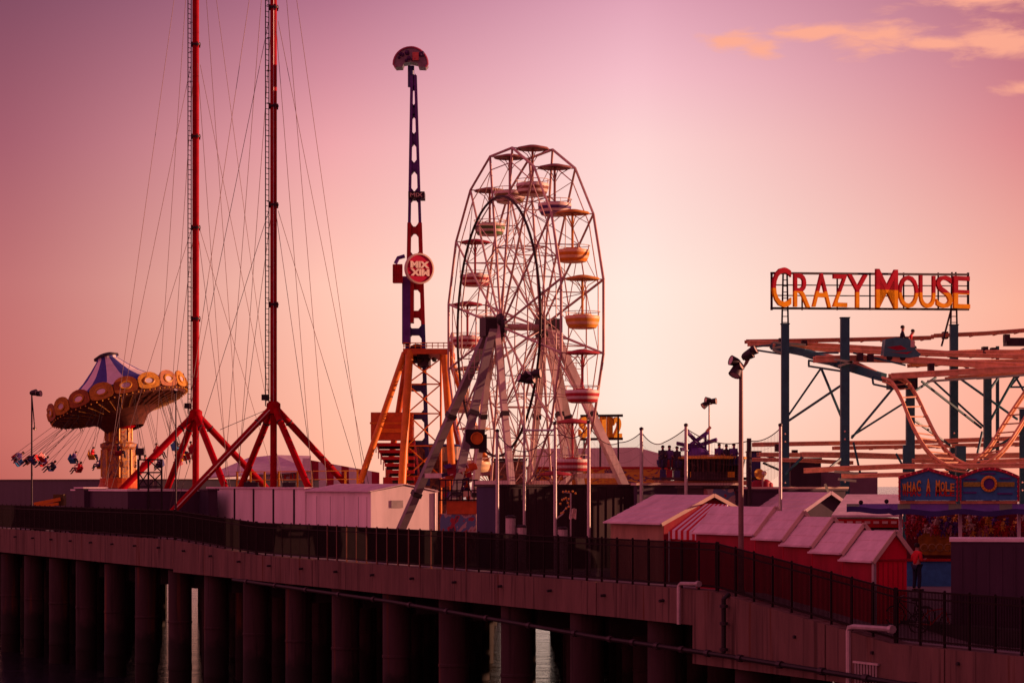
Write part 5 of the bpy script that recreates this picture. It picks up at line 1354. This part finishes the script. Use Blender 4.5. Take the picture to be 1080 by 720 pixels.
    # clutter on container roofs
    for x0, x1, y0, lab in ((257, 272, 508, 'low grey roof unit behind the yellow railing at left'), (298, 312, 508.5, 'wider grey roof unit behind the yellow railing')):
        D = 52.9 / (.451 + .8925 * (x0 - 540) / F); s = D / F; b = MB(); q = P(x0, 514.6, D); b.box(q, V(((x1 - x0) * s, 0, 0)), V((0, .4, 0)), Z * ((514.5 - y0) * s)); b.lathe([(.1, 0), (.1, .05)], q + V((.3, .2, (514.5 - y0) * s)), n=8)
        solo(b, 'roof_unit', dark_steel, lab, 'roof unit')
    # bins in front of the dark container
    for x, y, lab in ((538.5, 543, 'tall grey bin before the dark container, left one'), (550, 553, 'short grey bin before the dark container, beside the tall one'), (593.5, 555, 'grey bin before the dark container near the right pole')):
        D = 102.5; q = P(x, y, D); z = 8.08; w = .22
        r = thing('litter_bin', lab, 'bin', V((q.x, q.y, z)), 'grey bins before the dark container')
        b = MB(); b.lathe([(w * .85, z), (w, z + .1), (w, q.z - .12)], V((q.x, q.y, 0)), n=12); b.build('bin_body', galv, r)
        b = MB(); b.lathe([(w * 1.08, q.z - .12), (w * 1.08, q.z - .05), (w * .6, q.z), (.001, q.z)], V((q.x, q.y, 0)), n=12); b.build('lid', dark_steel, r, True)
    # bulb ornament and pale flag on the dark wall
    D = 103; ob = thing('bulb_ornament', 'cluster of small pale bulbs on a bracket before the dark wall', 'lights', P(598, 530, D))
    b = MB()
    for x, y in ((594, 518.5), (597, 518), (600, 518.5), (604, 518), (607, 520), (593, 527), (595, 526), (597, 525), (599, 530), (600, 534), (597, 536), (594, 540), (592, 541), (600, 526), (591, 531)): b.ball(P(x, y, D), .055, 6)
    b.build('bulb', bulb_warm, ob, True)
    b = MB(); b.path([P(602, 565, D), P(602, 520, D), P(594, 518.5, D)], .035, 6); b.path([P(592, 541, D), P(600, 533, D), P(597, 525, D)], .02, 5); b.bar(P(585, 548, D), P(594, 541, D), .06); b.build('bracket', galv, ob)
    fl = thing('small_flag', 'small pale flag hanging right of the bulb ornament before the dark wall', 'flag', P(606, 541, D)); b = MB(); vs = []
    for i in range(7):
        for j in range(5): vs.append(P(601 + i * 1.2 - j * .2, 536 + j * 2.7 + .6 * math.sin(i * 1.3), D + .06 * math.sin(i * 1.5 + j * .5)))
    b.add(vs, [(i * 5 + j, i * 5 + j + 1, i * 5 + j + 6, i * 5 + j + 5) for i in range(6) for j in range(4)]); b.build('cloth', cream, fl, True)

# ============================================================ SKY, LIGHT, CAMERA
def build_world():
    w = bpy.data.worlds.new('World'); scene.world = w; w.use_nodes = True
    N = w.node_tree.nodes; L = w.node_tree.links
    for n in list(N): N.remove(n)
    def mth(op, a, b=None, c=None):
        n = N.new('ShaderNodeMath'); n.operation = op
        for i, x in enumerate((a, b, c)):
            if x is None: continue
            if isinstance(x, (int, float)): n.inputs[i].default_value = x
            else: L.new(x, n.inputs[i])
        return n.outputs[0]
    tc = N.new('ShaderNodeTexCoord'); sp = N.new('ShaderNodeSeparateXYZ'); L.new(tc.outputs['Generated'], sp.inputs[0])
    x, y, z = sp.outputs
    az = mth('ARCTAN2', x, y); el = mth('ARCSINE', z)
    t = mth('DIVIDE', mth('ADD', el, .10), .60)
    def ramp(stops):
        r = N.new('ShaderNodeValToRGB'); e = r.color_ramp.elements
        while len(e) < len(stops): e.new(.5)
        for i, (a, c) in enumerate(stops): e[i].position = (a + .10) / .60; e[i].color = lin(*c)
        L.new(t, r.inputs[0]); return r.outputs[0]
    left = ramp(SKY_LEFT); half = ramp(SKY_HALF); mid = ramp(SKY_MID); right = ramp(SKY_RIGHT); back = ramp(SKY_BACK)
    d = mth('SUBTRACT', az, SKY_AZ)
    def along(a, c):
        r = N.new('ShaderNodeMapRange'); r.inputs['From Min'].default_value = math.atan((a - 540) / F); r.inputs['From Max'].default_value = math.atan((c - 540) / F)
        L.new(az, r.inputs['Value']); return r.outputs[0]
    cur = left
    for nx, f in ((half, mth('POWER', along(0, 350), 1.22)), (mid, along(350, 680)), (right, along(660, 1090))):
        m1 = N.new('ShaderNodeMix'); m1.data_type = 'RGBA'; L.new(f, m1.inputs[0]); L.new(cur, m1.inputs[6]); L.new(nx, m1.inputs[7]); cur = m1.outputs[2]
    mr = N.new('ShaderNodeMapRange'); mr.interpolation_type = 'SMOOTHSTEP'; mr.inputs['From Min'].default_value = .27; mr.inputs['From Max'].default_value = 1.3
    L.new(mth('ABSOLUTE', d), mr.inputs['Value'])
    m2 = N.new('ShaderNodeMix'); m2.data_type = 'RGBA'; L.new(mr.outputs[0], m2.inputs[0]); 
    gain = mth('SUBTRACT', .95, mth('MULTIPLY', mth('SINE', az), .55))
    bk = N.new('ShaderNodeVectorMath'); bk.operation = 'SCALE'; L.new(back, bk.inputs[0]); L.new(gain, bk.inputs['Scale'])
    L.new(cur, m2.inputs[6]); L.new(bk.outputs[0], m2.inputs[7])
    # small sunset clouds
    def pa(px, py): return math.atan((px - 540) / F), math.atan((HY - py) / F)
    nz = N.new('ShaderNodeTexNoise'); nz.inputs['Scale'].default_value = 46; nz.inputs['Detail'].default_value = 8; nz.inputs['Roughness'].default_value = .58; nz.inputs['Distortion'].default_value = .35
    mp = N.new('ShaderNodeMapping'); mp.inputs['Scale'].default_value = (1, 1, 3.4); L.new(tc.outputs['Generated'], mp.inputs[0]); L.new(mp.outputs[0], nz.inputs['Vector'])
    acc = None
    for px, py, wx, wy in CLOUDS:
        a, e = pa(px, py); u = mth('DIVIDE', mth('SUBTRACT', az, a), wx / F); v = mth('DIVIDE', mth('SUBTRACT', el, e), wy / F)
        q = mth('SUBTRACT', 1, mth('SQRT', mth('ADD', mth('MULTIPLY', u, u), mth('MULTIPLY', v, v))))
        acc = q if acc is None else mth('MAXIMUM', acc, q)
    cv = mth('ADD', acc, mth('MULTIPLY', mth('SUBTRACT', nz.outputs['Fac'], .5), 2.3))
    c1 = N.new('ShaderNodeMapRange'); c1.interpolation_type = 'SMOOTHSTEP'; c1.inputs['From Min'].default_value = -.12; c1.inputs['From Max'].default_value = .85; c1.inputs['To Max'].default_value = .92; L.new(cv, c1.inputs['Value'])
    gate = mth('MULTIPLY', c1.outputs[0], mth('GREATER_THAN', acc, -1.2))
    m3 = N.new('ShaderNodeMix'); m3.data_type = 'RGBA'; L.new(gate, m3.inputs[0]); L.new(m2.outputs[2], m3.inputs[6]); m3.inputs[7].default_value = lin(251, 170, 142)
    bg = N.new('ShaderNodeBackground'); L.new(m3.outputs[2], bg.inputs[0]); bg.inputs[1].default_value = 1 / 1.475
    sk = N.new('ShaderNodeTexSky'); sk.sky_type = 'NISHITA'; sk.sun_disc = False; sk.sun_elevation = R(SUN_EL); sk.sun_rotation = R(90 - SUN_AZ)
    tint = N.new('ShaderNodeMix'); tint.data_type = 'RGBA'; tint.blend_type = 'MULTIPLY'; tint.inputs[0].default_value = 1; L.new(sk.outputs[0], tint.inputs[6]); tint.inputs[7].default_value = (1, .35, .55, 1)
    bg2 = N.new('ShaderNodeBackground'); L.new(tint.outputs[2], bg2.inputs[0]); bg2.inputs[1].default_value = .003
    ad = N.new('ShaderNodeAddShader'); L.new(bg.outputs[0], ad.inputs[0]); L.new(bg2.outputs[0], ad.inputs[1])
    out = N.new('ShaderNodeOutputWorld'); L.new(ad.outputs[0], out.inputs[0])
    # sun
    l = bpy.data.lights.new('sun', 'SUN'); l.energy = 5; l.angle = R(.5); l.color = (1, .43, .27)
    o = bpy.data.objects.new('sun', l); COL.objects.link(o)
    dv = V((math.cos(R(SUN_AZ)) * math.cos(R(SUN_EL)), math.sin(R(SUN_AZ)) * math.cos(R(SUN_EL)), math.sin(R(SUN_EL))))
    o.rotation_euler = dv.to_track_quat('Z', 'Y').to_euler(); o.location = (60, 100, 40)
    cam = bpy.data.cameras.new('camera'); co = bpy.data.objects.new('camera', cam); COL.objects.link(co)
    co.location = (0, 0, CZ); co.rotation_euler = (R(90), 0, 0); cam.sensor_width = 36; cam.lens = F / 1080 * 36; cam.shift_y = (HY - 360) / 1080
    cam.clip_start = .5; cam.clip_end = 12000; scene.camera = co
    vs = scene.view_settings; vs.view_transform = 'Standard'; vs.look = 'None'; vs.exposure = .604; vs.gamma = 1
    try: vs.use_curve_mapping = False
    except Exception: pass
    scene.cycles.max_bounces = 6; scene.cycles.diffuse_bounces = 3; scene.cycles.glossy_bounces = 3
    try: scene.cycles.use_denoising = True
    except Exception: pass
SUN_AZ = 10; SUN_EL = 8; SKY_AZ = .055
SKY_LEFT = [(-.10, (150, 70, 68)), (0.0, (190, 98, 90)), (.021, (198, 108, 100)), (.08, (190, 112, 112)), (.138, (162, 92, 106)), (.197, (127, 74, 95)), (.3, (88, 52, 78)), (.5, (50, 30, 60))]
SKY_HALF = [(-.10, (225, 140, 112)), (0.0, (252, 178, 150)), (.021, (254, 184, 158)), (.08, (255, 197, 178)), (.138, (236, 164, 168)), (.166, (210, 140, 154)), (.197, (178, 113, 136)), (.3, (118, 74, 104)), (.5, (62, 40, 72))]
SKY_MID = [(-.10, (240, 190, 165)), (0.0, (253, 216, 192)), (.033, (254, 231, 216)), (.08, (253, 233, 221)), (.138, (252, 212, 209)), (.166, (244, 190, 200)), (.197, (224, 163, 182)), (.3, (140, 90, 125)), (.5, (70, 45, 80))]
SKY_RIGHT = [(-.10, (220, 130, 105)), (0.0, (252, 160, 132)), (.025, (252, 165, 140)), (.072, (247, 174, 150)), (.104, (231, 158, 147)), (.138, (216, 133, 136)), (.17, (193, 116, 128)), (.197, (175, 105, 122)), (.3, (120, 70, 100)), (.5, (66, 40, 74))]
SKY_BACK = [(-.10, (130, 50, 64)), (0.0, (222, 98, 108)), (.1, (222, 102, 116)), (.25, (210, 102, 122)), (.5, (176, 94, 122))]
CLOUDS = [(772, 44, 40, 12), (802, 54, 30, 11), (862, 38, 60, 10), (925, 43, 66, 22), (990, 53, 60, 11), (1050, 53, 66, 20), (1038, 8, 84, 15), (1080, 101, 34, 9)]
build_setting(); build_fence(); build_sheds(); build_booth(); build_wheel(); build_masts(); build_swing(); build_mix(); build_coaster(); build_small(); build_world()
